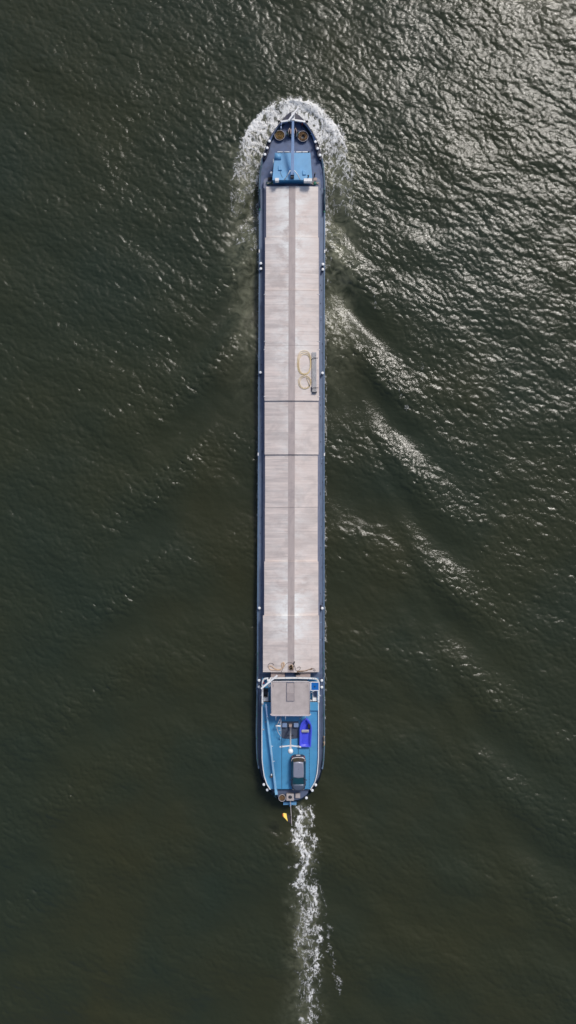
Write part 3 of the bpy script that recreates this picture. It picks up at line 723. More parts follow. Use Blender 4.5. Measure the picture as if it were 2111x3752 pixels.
for s in (-1, 1): m.tube([W(1064.5 + s * 8, 2694, AZ + .1), W(1064.6, 2698, 4.9)], .03, 6); m.lathe(W(1064.5 + s * 7, 2694, AZ + .03), [(.1, 0), (.1, .07), (0, .08)], 10)
m.build('mast_stay', 'dark', barge).parent = am
# stern platform
m = MB(); st = [(1017, 2893), (1129, 2893), (1129, 2905), (1122, 2914), (1108, 2924), (1092, 2931), (1063, 2934.5), (1040, 2933), (1022, 2926), (1017, 2918)]
m.pprism(st, 1.5, 1.85); m.build('poop_deck', 'poopdeck', barge, bevel=.03)
m = MB(); m.pbox(1038, 2936, 1063, 2949.5, .9, 1.2); m.pbox(1064, 2936, 1086.5, 2949.5, .9, 1.2); so = m.build('stern_platform', 'skyblue', barge, bevel=.02)
m = MB(); m.tube([W(1064, 2930, 1.45), W(1064, 2953, 1.35)], .14, 12); m.build('rudder_trunk', 'skyblue', barge).parent = so
m = MB(); a = W(1064, 2931, 1.9); b = W(1069.5, 3024, 4.2)
m.tube([a, b], .04, 8, r1=.025); fs_ = m.build('flagstaff', 'rim', barge)
m = MB(); m.lathe(b, [(0, .06), (.05, 0), (0, -.06)], 8); m.build('staff_knob', 'white', barge).parent = fs_

# ------------------------------------------------------------------ flag
def fl(px, py, z): return W(px, py, z)
st0 = a.lerp(b, .62); st1 = a.lerp(b, .985)
fo_ = thing('flag', st0, 'black, yellow and red striped flag flying from the staff over the stern wake', 'flag')
def cloth(c0, c1, d0, d1, mat, name):   # patch between top edge c0->d0 and bottom edge c1->d1
    m = MB(); nu, nv = 9, 9; vs = []
    for i in range(nu):
        for j in range(nv):
            u, v = i / (nu - 1), j / (nv - 1)
            p = c0.lerp(d0, u).lerp(c1.lerp(d1, u), v); g = p.x * 5.0 + v * 2.2
            p = p + Vector((0, .03 * math.sin(g * 1.7), .09 * math.sin(g))); vs.append(p)
    m.add(vs, [[i * nv + j, (i + 1) * nv + j, (i + 1) * nv + j + 1, i * nv + j + 1] for i in range(nu - 1) for j in range(nv - 1)], True)
    o = m.build(name, mat, fo_); s = o.modifiers.new('s', 'SOLIDIFY'); s.thickness = .01
k0, k1 = fl(1049.5, 2980.5, 3.5), fl(1054.5, 3009, 3.9); y0_, y1_ = fl(1037.5, 2981, 3.55), fl(1039.5, 2993.5, 3.75); r0, r1 = fl(1034, 2984, 3.5), fl(1035.5, 2990.5, 3.6)
cloth(st0, st1, k0, k1, 'flagk', 'black_stripe'); cloth(k0, k1, y0_, y1_, 'flagy', 'yellow_stripe'); cloth(y0_, y1_, r0, r1, 'flagr', 'red_stripe')

# ------------------------------------------------------------------ rope baskets
def basket(px, py, z, rpx, label, coil_label, mat, kind):
    c = W(px, py, z + .32); c.z = z; r = rpx * (HC - z) / F
    b = thing('rope_basket', c, label, 'rope basket', 'round rope baskets on the decks')
    m = MB(); m.tube([c + Vector((math.cos(t) * r, math.sin(t) * r, .36)) for t in [k * math.pi / 16 for k in range(32)]], .028, 6, True); m.build('rim', 'rim', b)
    m = MB(); m.lathe(c, [(r * .98, .34), (r * .93, .02), (0, .02)], 32); q = m.build('basin', 'dark', b)
    m = MB()
    for k in range(16): t = k * math.pi / 8; m.tube([c + Vector((math.cos(t) * r, math.sin(t) * r, .36)), c + Vector((math.cos(t) * r * .93, math.sin(t) * r * .93, .03))], .012, 4)
    m.build('bar', 'grey', b)
    m = MB(); P = []
    turns = 9
    rr = random.Random(int(px)); inn = .12 if kind == 'full' else .45
    for k in range(turns * 20):
        t = k * 2 * math.pi / 20; layer = k / (turns * 20)
        q = r * (inn + (.82 - inn) * (0.5 + .5 * math.cos(layer * math.pi * 5)))
        ox = .06 * r * math.sin(t * .37 + 1) ; oy = .06 * r * math.cos(t * .29)
        P.append(c + Vector((math.cos(t) * q + ox, math.sin(t) * q * (1 - .06 * math.sin(layer * 9)) + oy, .05 + .25 * layer)))
    m.tube(P, .035, 6); o = m.build('coiled_rope', mat, None, origin=c)
    tag(o, coil_label, 'rope', 'ropes coiled in baskets')
basket(1025, 496, ZD, 18.2, 'round wire basket on the port side of the foredeck, left of the windlass', 'golden brown rope filling the left basket on the foredeck', 'ropeg', 'full')
basket(1110, 499.5, ZD, 19, 'round wire basket on the starboard side of the foredeck, right of the windlass', 'brown rope in an open ring inside the right basket on the foredeck', 'ropeb', 'ring')
basket(1033.8, 2923.5, 1.86, 12.3, 'small round wire basket on the stern deck beside the tan box', 'brown rope coiled in the small basket at the stern', 'ropeb', 'full')
# bow pennant
c = W(1107, 462, ZD)
pn = thing('furled_pennant', c, 'furled dark red pennant on a short stick inside the starboard bow bulwark', 'pennant')
m = MB(); m.tube([c + Vector((-.1, -.3, 0)), c + Vector((.1, .45, .9))], .03, 6); m.build('stick', 'dark', pn)
m = MB(); m.tube([c + Vector((.06, .3, .8)), c + Vector((.03, 0, .6)), c + Vector((-.02, -.15, .35))], .11, 8, r1=.05); m.build('cloth', 'red', pn)
c = W(1002.5, 593, 2.9)
m = MB(); m.tube([c + Vector((0, math.cos(t) * .3, math.sin(t) * .3)) for t in [k * math.pi / 10 for k in range(20)]], .07, 8, True)
tag(m.build('lifebuoy', 'white', None, origin=c), 'white lifebuoy hung on the left wall of the blue fore cabin', 'lifebuoy')
# crates and nets between cabin and hatch
def clutter(px0, px1, label, green_end):
    c = W((px0 + px1) / 2, 671, 1.65); c.z = 1.65
    t = thing('timber_bundle', c, label, 'timber', 'wood and green netting heaped before the hatch')
    r = random.Random(int(px0)); m = MB()
    for k in range(9):
        x = px0 + r.uniform(.05, .9) * (px1 - px0); a = W(x, 671 + r.uniform(-4, 3), 1.72 + .03 * k); b = a + Vector((r.uniform(.5, .9) * r.choice((-1, 1)) * .6, r.uniform(-.12, .12), 0)); m.taper(a, b, .09, .09, .05, .05)
    m.build('plank', ['tan'], t)
    m = MB()
    for k in range(16):
        x = px0 + r.uniform(0, .95) * (px1 - px0); a = W(x, 671 + r.uniform(-4, 4), 1.70 + .01 * k)
        m.tube([a + Vector((r.uniform(-.25, .25), r.uniform(-.1, .1), r.uniform(0, .1))) for _ in range(5)], .03, 5)
    e = px0 + 3 if green_end < 0 else px1 - 4; m.lathe(W(e, 671, 1.95), [(0, 0), (.13, -.02), (.17, -.1), (.15, -.28)], 12)
    m.build('netting', 'green', t)
    m = MB()
    for k in range(7):
        x = px0 + r.uniform(0, .9) * (px1 - px0); a = W(x, 671 + r.uniform(-3, 3), 1.78); m.tube([a, a + Vector((.3, r.uniform(-.1, .1), .05)), a + Vector((.6, r.uniform(-.1, .1), 0))], .025, 5)
    m.build('cord', 'ropec', t)
clutter(982, 1044, 'heap of tan planks and green netting before the hatch on the left side', -1)
clutter(1112, 1158, 'heap of planks and bright green netting before the hatch on the right side', 1)

# ------------------------------------------------------------------ hose and gangway on cover
ZH = 2.98
def on_cover(x, y, lv=2, dz=.04):
    ze = 2.28 + lv * .2; c = strip_c(y); t = max(0, min(1, (abs(x - c) - 12.2) / 85)); return W(x, y, ze + .20 * (1 - t) + dz)
P = []
for lp in range(3):
    n = 28
    for k in range(n):
        a = math.pi / 2 - 2 * math.pi * k / n; cx, cy = 1115 + lp * .8, 1329 + lp * 2.2
        rx, ry = 25 - lp * 2.2, 44 - lp * 4.2
        ex = .8; x = cx + rx * math.copysign(abs(math.cos(a)) ** ex, math.cos(a)); y = cy + ry * math.copysign(abs(math.sin(a)) ** ex, math.sin(a))
        P.append(on_cover(x, y, 2, .05 + .015 * lp))
for lp in range(2):
    for k in range(26):
        a = -math.pi / 2 - 2 * math.pi * k / 26; P.append(on_cover(1117 + lp + (23 - 3.5 * lp) * math.cos(a), 1400 + lp + (24.5 - 3.5 * lp) * math.sin(a), 2, .09 + .01 * lp))
P.append(on_cover(1134, 1410, 2, .1))
m = MB(); m.tube(P, .028, 7); hs = m.build('hose', 'hose', None, origin=on_cover(1115, 1370))
tag(hs, 'pale yellow hose laid in a figure of eight on the hatch cover beside the ladder', 'hose')
m = MB(); m.tube([on_cover(1134, 1410, 2, .1), on_cover(1133, 1416, 2, .1)], .06, 8); o = m.build('nozzle', 'dark', None, origin=on_cover(1115, 1370)); o.parent = hs; o.location = (0, 0, 0)
c = on_cover(1152, 1362)
gw = thing('gangway_ladder', c, 'long grey aluminium gangway ladder lying on the right edge of the fourth hatch cover', 'gangway')
gt = on_cover(1152, 1290, 2, .14); gb = on_cover(1153, 1435.5, 2, .22); wd = .235
for s in (-1, 1):
    m = MB(); o_ = Vector((s * wd, 0, 0)); m.taper(gt + o_, gb + o_, .06, .06, .16, .16); m.build('side_rail', 'rim' if s > 0 else 'grey', gw)
m = MB(); m.taper(gt - Vector((0, 0, .05)), gb - Vector((0, 0, .05)), 2 * wd - .07, 2 * wd - .07, .02, .02); m.build('tread_plate', 'tread', gw)
for k in range(36):
    t = (k + .5) / 36; p = gt.lerp(gb, t); m = MB(); m.obox(p + Vector((0, 0, .04)), (1, 0, 0), (0, 0, 1), 2 * wd - .06, .055, .04); m.build('rung', 'white', gw)
for t in (.17, .92):
    m = MB(); p = gt.lerp(gb, t); m.tube([p + Vector((-.4, -.1, .05)), p + Vector((-.1, .05, .12)), p + Vector((.42, .08, .06))], .035, 6); m.build('lashing', 'dark', gw)
m = MB(); m.obox(gb + Vector((0, -.05, 0)), (1, 0, 0), (0, 0, 1), .55, .12, .3); m.tube([gb + Vector((-.3, .1, 0)), on_cover(1140, 1419, 2, .08)], .05, 6); m.build('foot', 'dark', gw)

# ------------------------------------------------------------------ ropes on aft cover
def E(x, y): return (930 + x / 5.175, 2100 + y / 5.175)
def rope(pts, r, mat, name, label, grp=None, it=2, dz=.05):
    q = smooth_pts([E(*p) for p in pts], it); P = [on_cover(x, y, 2, dz) for x, y in q]
    m = MB(); m.tube(P, r, 6); o = m.build(name, mat, None, origin=P[len(P) // 2]); tag(o, label, 'rope', grp); return o
rope([(560, 1690), (520, 1720), (540, 1780), (580, 1760), (580, 1700), (550, 1690), (575, 1770), (545, 1800), (480, 1835), (400, 1815), (350, 1770), (300, 1750), (280, 1790), (320, 1840), (400, 1835), (500, 1845), (540, 1800), (530, 1720)],
     .05, 'ropec', 'mooring_rope', 'cream rope laid in a long double loop on the left of the aftmost hatch cover')
r = random.Random(5); pl = []
for k in range(46): a = k * 2.39; q = 22 + 45 * r.random(); pl.append((705 + math.cos(a) * q * .95, 1785 + math.sin(a) * q * 1.25))
rope(pl, .055, 'ropec', 'tangled_rope', 'tangled heap of cream rope in the middle of the aftmost hatch cover', dz=.10)
rope([(820, 1865), (900, 1850), (1000, 1855), (1040, 1825), (1100, 1830), (1115, 1805), (1080, 1820), (1010, 1835), (950, 1865), (820, 1872)], .03, 'ropeb', 'thin_rope', 'thin brown rope lying on the right of the aftmost hatch cover')
rope([(525, 1875), (560, 1790), (620, 1710), (680, 1685), (740, 1710), (785, 1770), (795, 1860), (870, 1840), (890, 1790), (860, 1770), (820, 1800)], .022, 'roped', 'cable', 'thin dark cable arched around the tangled rope heap')
rope([(265, 1790), (275, 1730), (320, 1700), (370, 1720), (380, 1745)], .022, 'roped', 'cable', 'thin dark cable curled beside the double loop of cream rope')
rope([(1080, 1800), (1140, 1805), (1175, 1850), (1150, 1860), (1120, 1825)], .02, 'roped', 'cable', 'thin dark cable loop at the right end of the brown rope')
m = MB(); p = on_cover(*E(765, 1702), 2, .1); m.obox(p, (.3, 1, 0), (0, 0, 1), .35, .12, .12); q = on_cover(*E(745, 1800), 2, .08); m.obox(q, (.2, 1, 0), (0, 0, 1), .5, .09, .1)
o = m.build('shackle', 'black', None, origin=p); tag(o, 'black steel hook lying in the tangled cream rope', 'hook')
m = MB(); p = W(1081.7, 2469, 2.35)
for k in range(5): a = p + Vector((random.uniform(-.3, .3), random.uniform(-.08, .08), .02 * k)); m.tube([a, a + Vector((.2, .06, .05)), a + Vector((.35, -.03, 0))], .07, 7)
tag(m.build('black_fender', 'black', None, origin=p), 'crumpled black fender hose behind the aftmost hatch cover', 'fender')
m = MB(); p = W(1186.5, 2712, 1.3)
for k in range(4): m.tube([p + Vector((random.uniform(-.1, .1), .5 - j * .25, random.uniform(-.1, .25))) for j in range(6)], .04, 6)
tag(m.build('hanging_rope', 'ropec', None, origin=p), 'frayed cream rope hanging over the right hull side beside the blue dinghy', 'rope')

# ------------------------------------------------------------------ boxes on the slate pad, lattice davit
for x, lab in ((1043, 'pale blue storage box left of the aft mast foot'), (1085.2, 'pale blue storage box right of the aft mast foot, beside the dinghy')):
    c = W(x, 2658, AZ + .45); c.z = AZ + .04; t = thing('storage_box', c, lab, 'box', 'pale blue boxes on the slate pad')
    m = MB(); m.pbox(x - 8, 2651, x + 8, 2664.5, AZ + .04, AZ + .40); m.build('body', 'boom', t, bevel=.03)
    m = MB(); m.pbox(x - 8.6, 2650.3, x + 8.6, 2665.2, AZ + .40, AZ + .47); m.build('lid', 'boxblue', t, bevel=.03)
c = W(1022, 2663, AZ); t = thing('lattice_davit', c, 'small white triangular lattice frame standing left of the storage boxes', 'davit')
m = MB(); Z = AZ + .9
V = {k: W(*p, Z) for k, p in {'a': (1029.5, 2628), 'b': (1029.8, 2699), 'c': (1013.5, 2661), 'd': (1017.5, 2680)}.items()}
for p, q in (('a', 'b'), ('a', 'c'), ('c', 'd'), ('d', 'b')): m.tube([V[p], V[q]], .035, 6)
for y in (2649, 2661, 2676): l = V['a'].lerp(V['b'], (y - 2628) / 71); m.tube([l, W(1016 + abs(y - 2661) * .25, y, Z)], .025, 6)
m.build('frame', 'rim', t)
m = MB(); m.tube([W(1010, 2660, Z + .1), W(1028, 2660, Z + .1)], .10, 10); m.build('float', 'white', t)
m = MB()
for k in ('a', 'b', 'c'): m.tube([V[k], Vector((V[k].x, V[k].y, AZ))], .03, 6)
m.build('leg', 'rim', t)
c = W(1026.6, 2706, AZ + .3)
m = MB(); m.lathe(Vector((c.x, c.y, AZ + .01)), [(0, 0), (.09, 0), (.09, .28), (.04, .36), (.04, .42), (0, .42)], 12); m.tube([Vector((c.x, c.y, AZ + .2)), Vector((c.x, c.y - .25, AZ + .02))], .06, 8)
tag(m.build('bottle', 'derrick', None, origin=(c.x, c.y, AZ)), 'small turquoise bottle on the roof below the lattice frame', 'bottle')
# boxes on stern
c = W(1063.3, 2921.5, 2.1); c.z = 1.86; t = thing('planter_box', c, 'larger square tan box with a dark hollow, at the foot of the flagstaff', 'box', 'tan boxes on the stern deck')
m = MB(); a = W(1049.8, 2909, 2.3); b = W(1077, 2934, 2.3); zz = 2.3
for x0, y0, x1, y1 in ((a.x, a.y, b.x, a.y - .28), (a.x, b.y + .2, b.x, b.y), (a.x, a.y - .28, a.x + .22, b.y + .2), (b.x - .22, a.y - .28, b.x, b.y + .2)): m.box(x0, y0, 1.86, x1, y1, zz)
m.build('body', 'pinkgrey', t, bevel=.01)
m = MB(); m.box(a.x + .2, a.y - .25, 1.86, b.x - .2, b.y + .18, zz - .06); m.build('soil', 'roofhatchd', t)
m = MB(); q = (a + b) / 2; m.lathe(Vector((q.x, q.y + .05, zz - .02)), [(0, .03), (.2, .02), (.24, -.03)], 14); m.build('lid', 'dark', t)
c = W(1091.4, 2916, 2.1); c.z = 1.86; t = thing('small_box', c, 'smaller flat tan box on the stern deck, right of the larger one', 'box', 'tan boxes on the stern deck')
m = MB(); m.pbox(1083.5, 2908, 1099.5, 2924, 1.86, 2.15); m.build('body', 'roofhatchd', t, bevel=.02)
m = MB(); m.pbox(1082.9, 2907.4, 1100, 2924.6, 2.15, 2.19); m.build('lid', 'roofhatch', t, bevel=.01)

# ------------------------------------------------------------------ dinghy
c = W(1118.3, 2684, AZ); c.z = AZ + .05
dg = thing('dinghy', c, 'bright ultramarine blue plastic dinghy lying bow forward on the aft roof', 'dinghy')
bow = W(1122.5, 2629.5, AZ + .6).y; sternY = W(0, 2737.5, AZ + .6).y; Ld = bow - sternY
cxs = lambda t: W(1119.5 - 2.8 * (1 - t) * 0 + (1 - t) * (-1.2), 2684, AZ + .6).x
def dout(ins, z, n=18, sh=0.0, tend=0.0):
    R_s, L_s = [], []
    for k in range(n):
        t = k / (n - 1)
        hw = .74 * (math.sin(min(1, t / .40) * math.pi / 2) ** .56) * (1 - .06 * max(0, (t - .5) / .5))
        y = bow - ins * 1.6 - tend - t * (Ld - ins * 2.4 - tend); x = max(.0, hw - ins) if hw > ins else 0.0
        X = c.x + .04 + .06 * (1 - t) - .05 * t
        if k == 0: x = 0.12 * (hw + .3)
        R_s.append(Vector((X + x, y, z(t)))); L_s.append(Vector((X - x, y, z(t))))
    return R_s + L_s[::-1]
zg = lambda t: AZ + .62 + .16 * (1 - t) ** 2
m = MB(); m.loft([dout(.22, lambda t: AZ + .06), dout(.04, lambda t: AZ + .3), dout(0, zg), dout(.03, lambda t: zg(t) + .03), dout(.15, lambda t: zg(t) + .02), dout(.19, lambda t: AZ + .42 + .1 * (1 - t)), dout(.27, lambda t: AZ + .42 + .1 * (1 - t)), dout(.33, lambda t: AZ + .2)], True, True)
m.build('hull', 'boatblue', dg)
m = MB()
for k in range(9): y = bow - 1.9 - k * .17; m.box(c.x - .33, y, AZ + .20, c.x + .33, y - .09, AZ + .235)
m.build('floor_rib', 'boatblue', dg)
m = MB(); p = W(1118.6, 2679, AZ + .6); m.box(p.x - .46, p.y - .17, AZ + .5, p.x + .46, p.y + .17, AZ + .62); m.build('seat', 'grey', dg, bevel=.06)
m = MB(); p = W(1133, 2661.5, AZ + .8); m.box(p.x - .16, p.y - .26, AZ + .5, p.x + .16, p.y + .26, AZ + .85); m.box(p.x - .1, p.y - .4, AZ + .45, p.x + .1, p.y - .2, AZ + .6); m.build('outboard_motor', 'black', dg, bevel=.06)
m = MB(); q = W(1104, 2642, AZ + .72); m.lathe(q, [(.06, 0), (.05, .05), (0, .06)], 10); q = W(1106, 2643, AZ + .7); m.tube([q, q + Vector((.15, .1, .03))], .02, 5); m.build('cleat', 'dark', dg)

# ------------------------------------------------------------------ car
cz = AZ + .05
cc = W(1093.5, 2834, cz + .8); cc.z = cz
car = thing('parked_car', cc, 'dark grey hatchback car parked on the aft roof facing the stern', 'car')
def CY_(py, z): return W(0, py, z).y
yR = cc.y + 2.13; yF = cc.y - 2.13      # rear (towards bow of ship), front (towards stern)
def station(y, hw, ztop, zs, n=9):
    """half ring: sill -> side -> shoulder -> top centre, mirrored"""
    pr = [(hw * .90, .22), (hw * .99, .36), (hw, .60), (hw * .97, zs - .04), (hw * .90, zs), (hw * .6, ztop - .01), (hw * .25, ztop)]
    return [Vector((cc.x + x, y, cz + z)) for x, z in pr] + [Vector((cc.x - x, y, cz + z)) for x, z in reversed(pr)]
sts = [(2.13, .50, .62, .58), (2.10, .66, .80, .70), (2.0, .78, .93, .82), (1.88, .83, .95, .88), (1.7, .85, .90, .89), (1.4, .87, .90, .89), (.8, .88, .90, .89), (0, .885, .90, .89), (-.8, .88, .90, .89), (-1.25, .87, .90, .88), (-1.5, .85, .89, .85), (-1.8, .80, .83, .78), (-2.0, .70, .75, .70), (-2.10, .56, .64, .6), (-2.13, .40, .55, .5)]
m = MB(); m.loft([station(cc.y + y, hw, zt, zs) for y, hw, zt, zs in sts], True, True); m.build('body', 'carbody', car)
# bonnet panel
m = MB(); rows = []
for y, hw, z in ((-1.28, .74, .955), (-1.5, .72, .93), (-1.8, .65, .872), (-2.0, .5, .80), (-2.08, .38, .745)):
    rows.append([Vector((cc.x + hw * t, cc.y + y, cz + z - .05 * abs(t) ** 3)) for t in (-1, -.66, -.33, 0, .33, .66, 1)])
m.add([p for r_ in rows for p in r_], [[i * 7 + j, i * 7 + j + 1, (i + 1) * 7 + j + 1, (i + 1) * 7 + j] for i in range(4) for j in range(6)], True)
bn = m.build('bonnet', 'bonnet', car); s = bn.modifiers.new('s', 'SOLIDIFY'); s.thickness = .02
# greenhouse
base = [(-.80, 1.80), (-.815, .8), (-.815, 0), (-.79, -.7), (-.72, -1.22), (0, -1.34), (.72, -1.22), (.79, -.7), (.815, 0), (.815, .8), (.80, 1.80), (0, 1.92)]
top = [(-.58, 1.56), (-.63, .9), (-.645, .2), (-.62, -.22), (-.60, -.28), (0, -.36), (.60, -.28), (.62, -.22), (.645, .2), (.63, .9), (.58, 1.56), (0, 1.62)]
B_ = [Vector((cc.x + x, cc.y + y, cz + .93)) for x, y in base]; T_ = [Vector((cc.x + x, cc.y + y, cz + 1.42)) for x, y in top]
m = MB()
for i, j in ((0, 1), (1, 2), (2, 3), (3, 4), (6, 7), (7, 8), (8, 9), (9, 10)): m.add([B_[i], B_[j], T_[j], T_[i]], [[0, 1, 2, 3]], False)
m.build('side_window', 'glass', car)
m = MB(); m.add([B_[4], B_[5], B_[6], T_[6], T_[5], T_[4]], [[0, 1, 4, 5], [1, 2, 3, 4]], True); m.build('windscreen', 'wscreen', car)
m = MB(); m.add([B_[10], B_[11], B_[0], T_[0], T_[11], T_[10]], [[0, 1, 4, 5], [1, 2, 3, 4]], True); m.build('rear_window', 'rglass', car)
m = MB(); T2 = [p + Vector((0, 0, .03)) for p in T_]; ctr = [Vector((cc.x + (p.x - cc.x) * .8, cc.y + .45 + (p.y - cc.y - .45) * .85, p.z + .035)) for p in T2]
m.loft([T_, T2, ctr], True, True); m.build('roof', 'carroof', car)
m = MB()
for i in (0, 2, 4, 6, 8, 10): m.taper(B_[i], T_[i], .06, .05, .03, .03)
m.build('pillar', 'carbody', car)
m = MB(); q = [Vector((cc.x + x, cc.y + y, cz + z)) for x, y, z in ((-.80, 1.55, 1.0), (-.76, 1.80, 1.0), (-.60, 1.93, .99), (0, 2.0, .99), (.60, 1.93, .99), (.76, 1.80, 1.0), (.80, 1.55, 1.0))]
q = [Vector(t) for t in smooth_pts([tuple(v) for v in q], 2)]
for a_, b_ in zip(q[:-1], q[1:]): m.taper(a_, b_, .08, .08, .03, .03)
m.build('tailgate_trim', 'carwhite', car)
m = MB(); m.box(cc.x - .26, yR - .02, cz + .5, cc.x + .24, yR + .04, cz + .72); m.build('number_plate', 'carwhite', car)
m = MB(); m.box(cc.x - .5, cc.y - 1.17, cz + .97, cc.x + .5, cc.y - 1.2, cz + .99); m.tube([Vector((cc.x - .5, cc.y - 1.19, cz + .99)), Vector((cc.x - .45, cc.y - .95, cz + 1.12))], .012, 5); m.build('wiper', 'black', car)
m = MB(); m.lathe(Vector((cc.x, cc.y + .75, cz + 1.47)), [(.03, 0), (.02, .05), (0, .06)], 8); m.build('antenna', 'black', car)
for s_ in (-1, 1):
    m = MB(); p = Vector((cc.x + s_ * .93, cc.y - .72, cz + .98)); m.obox(p, (s_, -.25, 0), (0, 0, 1), .2, .1, .13); m.build('wing_mirror', 'carbody', car, bevel=.03)
    m = MB(); p = Vector((cc.x + s_ * .6, cc.y - 1.98, cz + .66)); m.obox(p, (s_ * 1, .45, 0), (0, 0, 1), .26, .07, .12); m.build('headlight', 'grey', car, bevel=.03)
    m = MB(); p = Vector((cc.x + s_ * .74, cc.y + 2.0, cz + .75)); m.obox(p, (s_ * .5, -1, 0), (0, 0, 1), .22, .07, .16); m.build('tail_light', 'red', car, bevel=.03)
    for y in (1.3, -1.32):
        m = MB(); p = Vector((cc.x + s_ * .80, cc.y + y, cz + .31)); m.lathe(p + Vector((-.1, 0, 0)), [(0, 0), (.27, 0), (.31, .03), (.31, .17), (.27, .2), (0, .2)], 24, 'x'); wl_ = m.build('wheel', 'black', car)
        m = MB(); m.lathe(p + Vector((s_ * .1, 0, 0)), [(0, -.01), (.19, -.01), (.2, .01), (0, .012)], 18, 'x'); m.build('rim', 'grey', car).parent = wl_

# ------------------------------------------------------------------ WATER
D = 0.12
nx, ny = 880, 1280
x_c = (np.arange(nx) - nx / 2 + .5) * D; y_c = (np.arange(ny) - ny / 2 + .5) * D
NXF, NYF = 1024, 2048
kx = 2 * np.pi * np.fft.fftfreq(NXF, D)[None, :]; ky = 2 * np.pi * np.fft.fftfreq(NYF, D)[:, None]
k = np.sqrt(kx ** 2 + ky ** 2) + 1e-9
def field(lam, direc, spread, p, lmin=.36, iso=.15):
    kp = 2 * np.pi / lam; dx, dy = direc; n = math.hypot(dx, dy)
    cosd = np.abs((kx * dx + ky * dy) / (k * n))
    S = k ** (-p) * np.exp(-(kp / k) ** 2) * np.exp(-(k * lmin / (2 * np.pi)) ** 2) * (cosd ** spread + iso)
    ph = rng.normal(size=(NYF, NXF)) + 1j * rng.normal(size=(NYF, NXF))
    H = np.sqrt(S) * ph
    h = np.fft.ifft2(H).real
    sx = np.fft.ifft2(1j * kx * H).real; sy = np.fft.ifft2(1j * ky * H).real
    rs = math.sqrt((sx ** 2 + sy ** 2).mean())
    return h / rs, np.fft.ifft2(-1j * kx / k * H).real / rs, np.fft.ifft2(-1j * ky / k * H).real / rs
h1, dx1, dy1 = field(1.25, (0.50, 0.86), 5, 3.7, .26)
h2, dx2, dy2 = field(.7, (0.65, 0.75), 2, 3.2, .25)
h3, dx3, dy3 = field(9.0, (0.3, 0.95), 4, 5.0)
PARAM = dict(a1=.150, a2=.100, a3=.055)
def cropf(a): return a[:ny, :nx]
hh = cropf(h1) * PARAM['a1'] + cropf(h2) * PARAM['a2']
DX = cropf(dx1) * PARAM['a1'] + cropf(dx2) * PARAM['a2']; DY = cropf(dy1) * PARAM['a1'] + cropf(dy2) * PARAM['a2']
hl = cropf(h3) * PARAM['a3']
X, Y = np.meshgrid(x_c, y_c)
def sst(a, b, v): t = np.clip((v - a) / (b - a), 0, 1); return t * t * (3 - 2 * t)
def px2w(px, py): p = W(px, py, 0); return p.x, p.y
AXW = lambda y: (1068.9 - CX) / F * 100 + 0.0024 * y
xr = X - AXW(Y)
# Kelvin wake on a coarser grid
def kelvin(ybow, lam, thmax, damp, seed=0):
    xs = x_c[::4]; ys = y_c[::4]; XX, YY = np.meshgrid(xs, ys); xx = XX - AXW(YY); bk = ybow - YY
    k0 = 2 * np.pi / lam; out = np.zeros_like(XX)
    ths = np.linspace(-thmax, thmax, 161)
    for th in ths:
        kk = k0 / math.cos(th) ** 2; xe_ = np.maximum(np.sqrt(xx ** 2 + 1) - 2.6, 0); A = math.exp(-damp * (kk / k0 - 1)) * math.cos(th) * (0.35 + abs(math.sin(th)) * 1.3)
        out += A * np.cos(kk * (bk * math.cos(th) + xe_ * math.sin(th)))
    out /= 161
    ang = np.maximum(np.abs(xx) - 2.6, 0) / np.maximum(bk + 3, .01)
    mask = sst(0, 3, bk) * (1 - sst(.34, .50, ang))
    out *= mask * np.exp(-bk.clip(0) / 95)
    # bilinear upsample
    yi = np.clip(np.arange(ny) / 4, 0, len(ys) - 1.001); xi = np.clip(np.arange(nx) / 4, 0, len(xs) - 1.001)
    y0 = yi.astype(int); x0 = xi.astype(int); fy = (yi - y0)[:, None]; fx = (xi - x0)[None, :]
    return (out[y0][:, x0] * (1 - fx) + out[y0][:, x0 + 1] * fx) * (1 - fy) + (out[y0 + 1][:, x0] * (1 - fx) + out[y0 + 1][:, x0 + 1] * fx) * fy
kw = kelvin(43.5, 12.5, 1.12, .12) * 1.9 + kelvin(-32, 12.5, 1.0, .25) * .55
# calmer water inside the wake
back = 47.0 - Y
ang = np.abs(xr) / np.maximum(back, .5)
inside = (1 - sst(.22, .42, ang)) * sst(2, 14, back)
amp = 1 - .34 * inside
near = np.exp(-((np.abs(xr) - 4.2) / 2.5) ** 2) * (Y > -36) * (Y < 46)
amp *= 1 - .25 * near
kn = np.clip(kw / .16, -1.2, 1.6)
amp *= 1 + .52 * kn
# hull half width along y (ship frame)
hy = np.array([-37, -36, -34, -32, -28, -20, 0, 30, 42, 44.5, 46.5, 48, 49.2, 49.6]); hwid = np.array([0, 1.2, 2.7, 3.5, 4.0, 4.1, 4.05, 4.05, 3.8, 3.1, 2.2, 1.2, .3, 0])
whl = np.interp(Y, hy, hwid, left=0, right=0)
oy = np.array([20, 26, 30, 35, 40, 43.3, 45.6, 47.5, 49.4, 50.2, 50.9, 51.25]); ow = np.array([6.2, 7.0, 7.6, 8.2, 8.1, 7.7, 7.0, 6.0, 4.5, 3.6, 2.0, 0])
wo = np.interp(Y, oy, ow, left=6, right=-1)
wo = wo + .35 * cropf(h3) / cropf(h3).std() * .4 + .25 * (cropf(h2) / cropf(h2).std()) * .5
dens0 = np.interp(Y, [14, 20, 26, 31, 36, 40, 43, 45.5, 48, 51.5], [0, .04, .07, .10, .15, .24, .42, .64, .88, .98])
u = (np.abs(xr) - whl) / np.maximum(wo - whl, .3)
foam = dens0 * (1 - sst(.80, 1.02, u)) * (u < 1.05) * (Y < 51.3)
rim = np.exp(-((np.abs(xr) - wo + .55) / .45) ** 2) * sst(43, 48, Y) * (Y < 51.5)
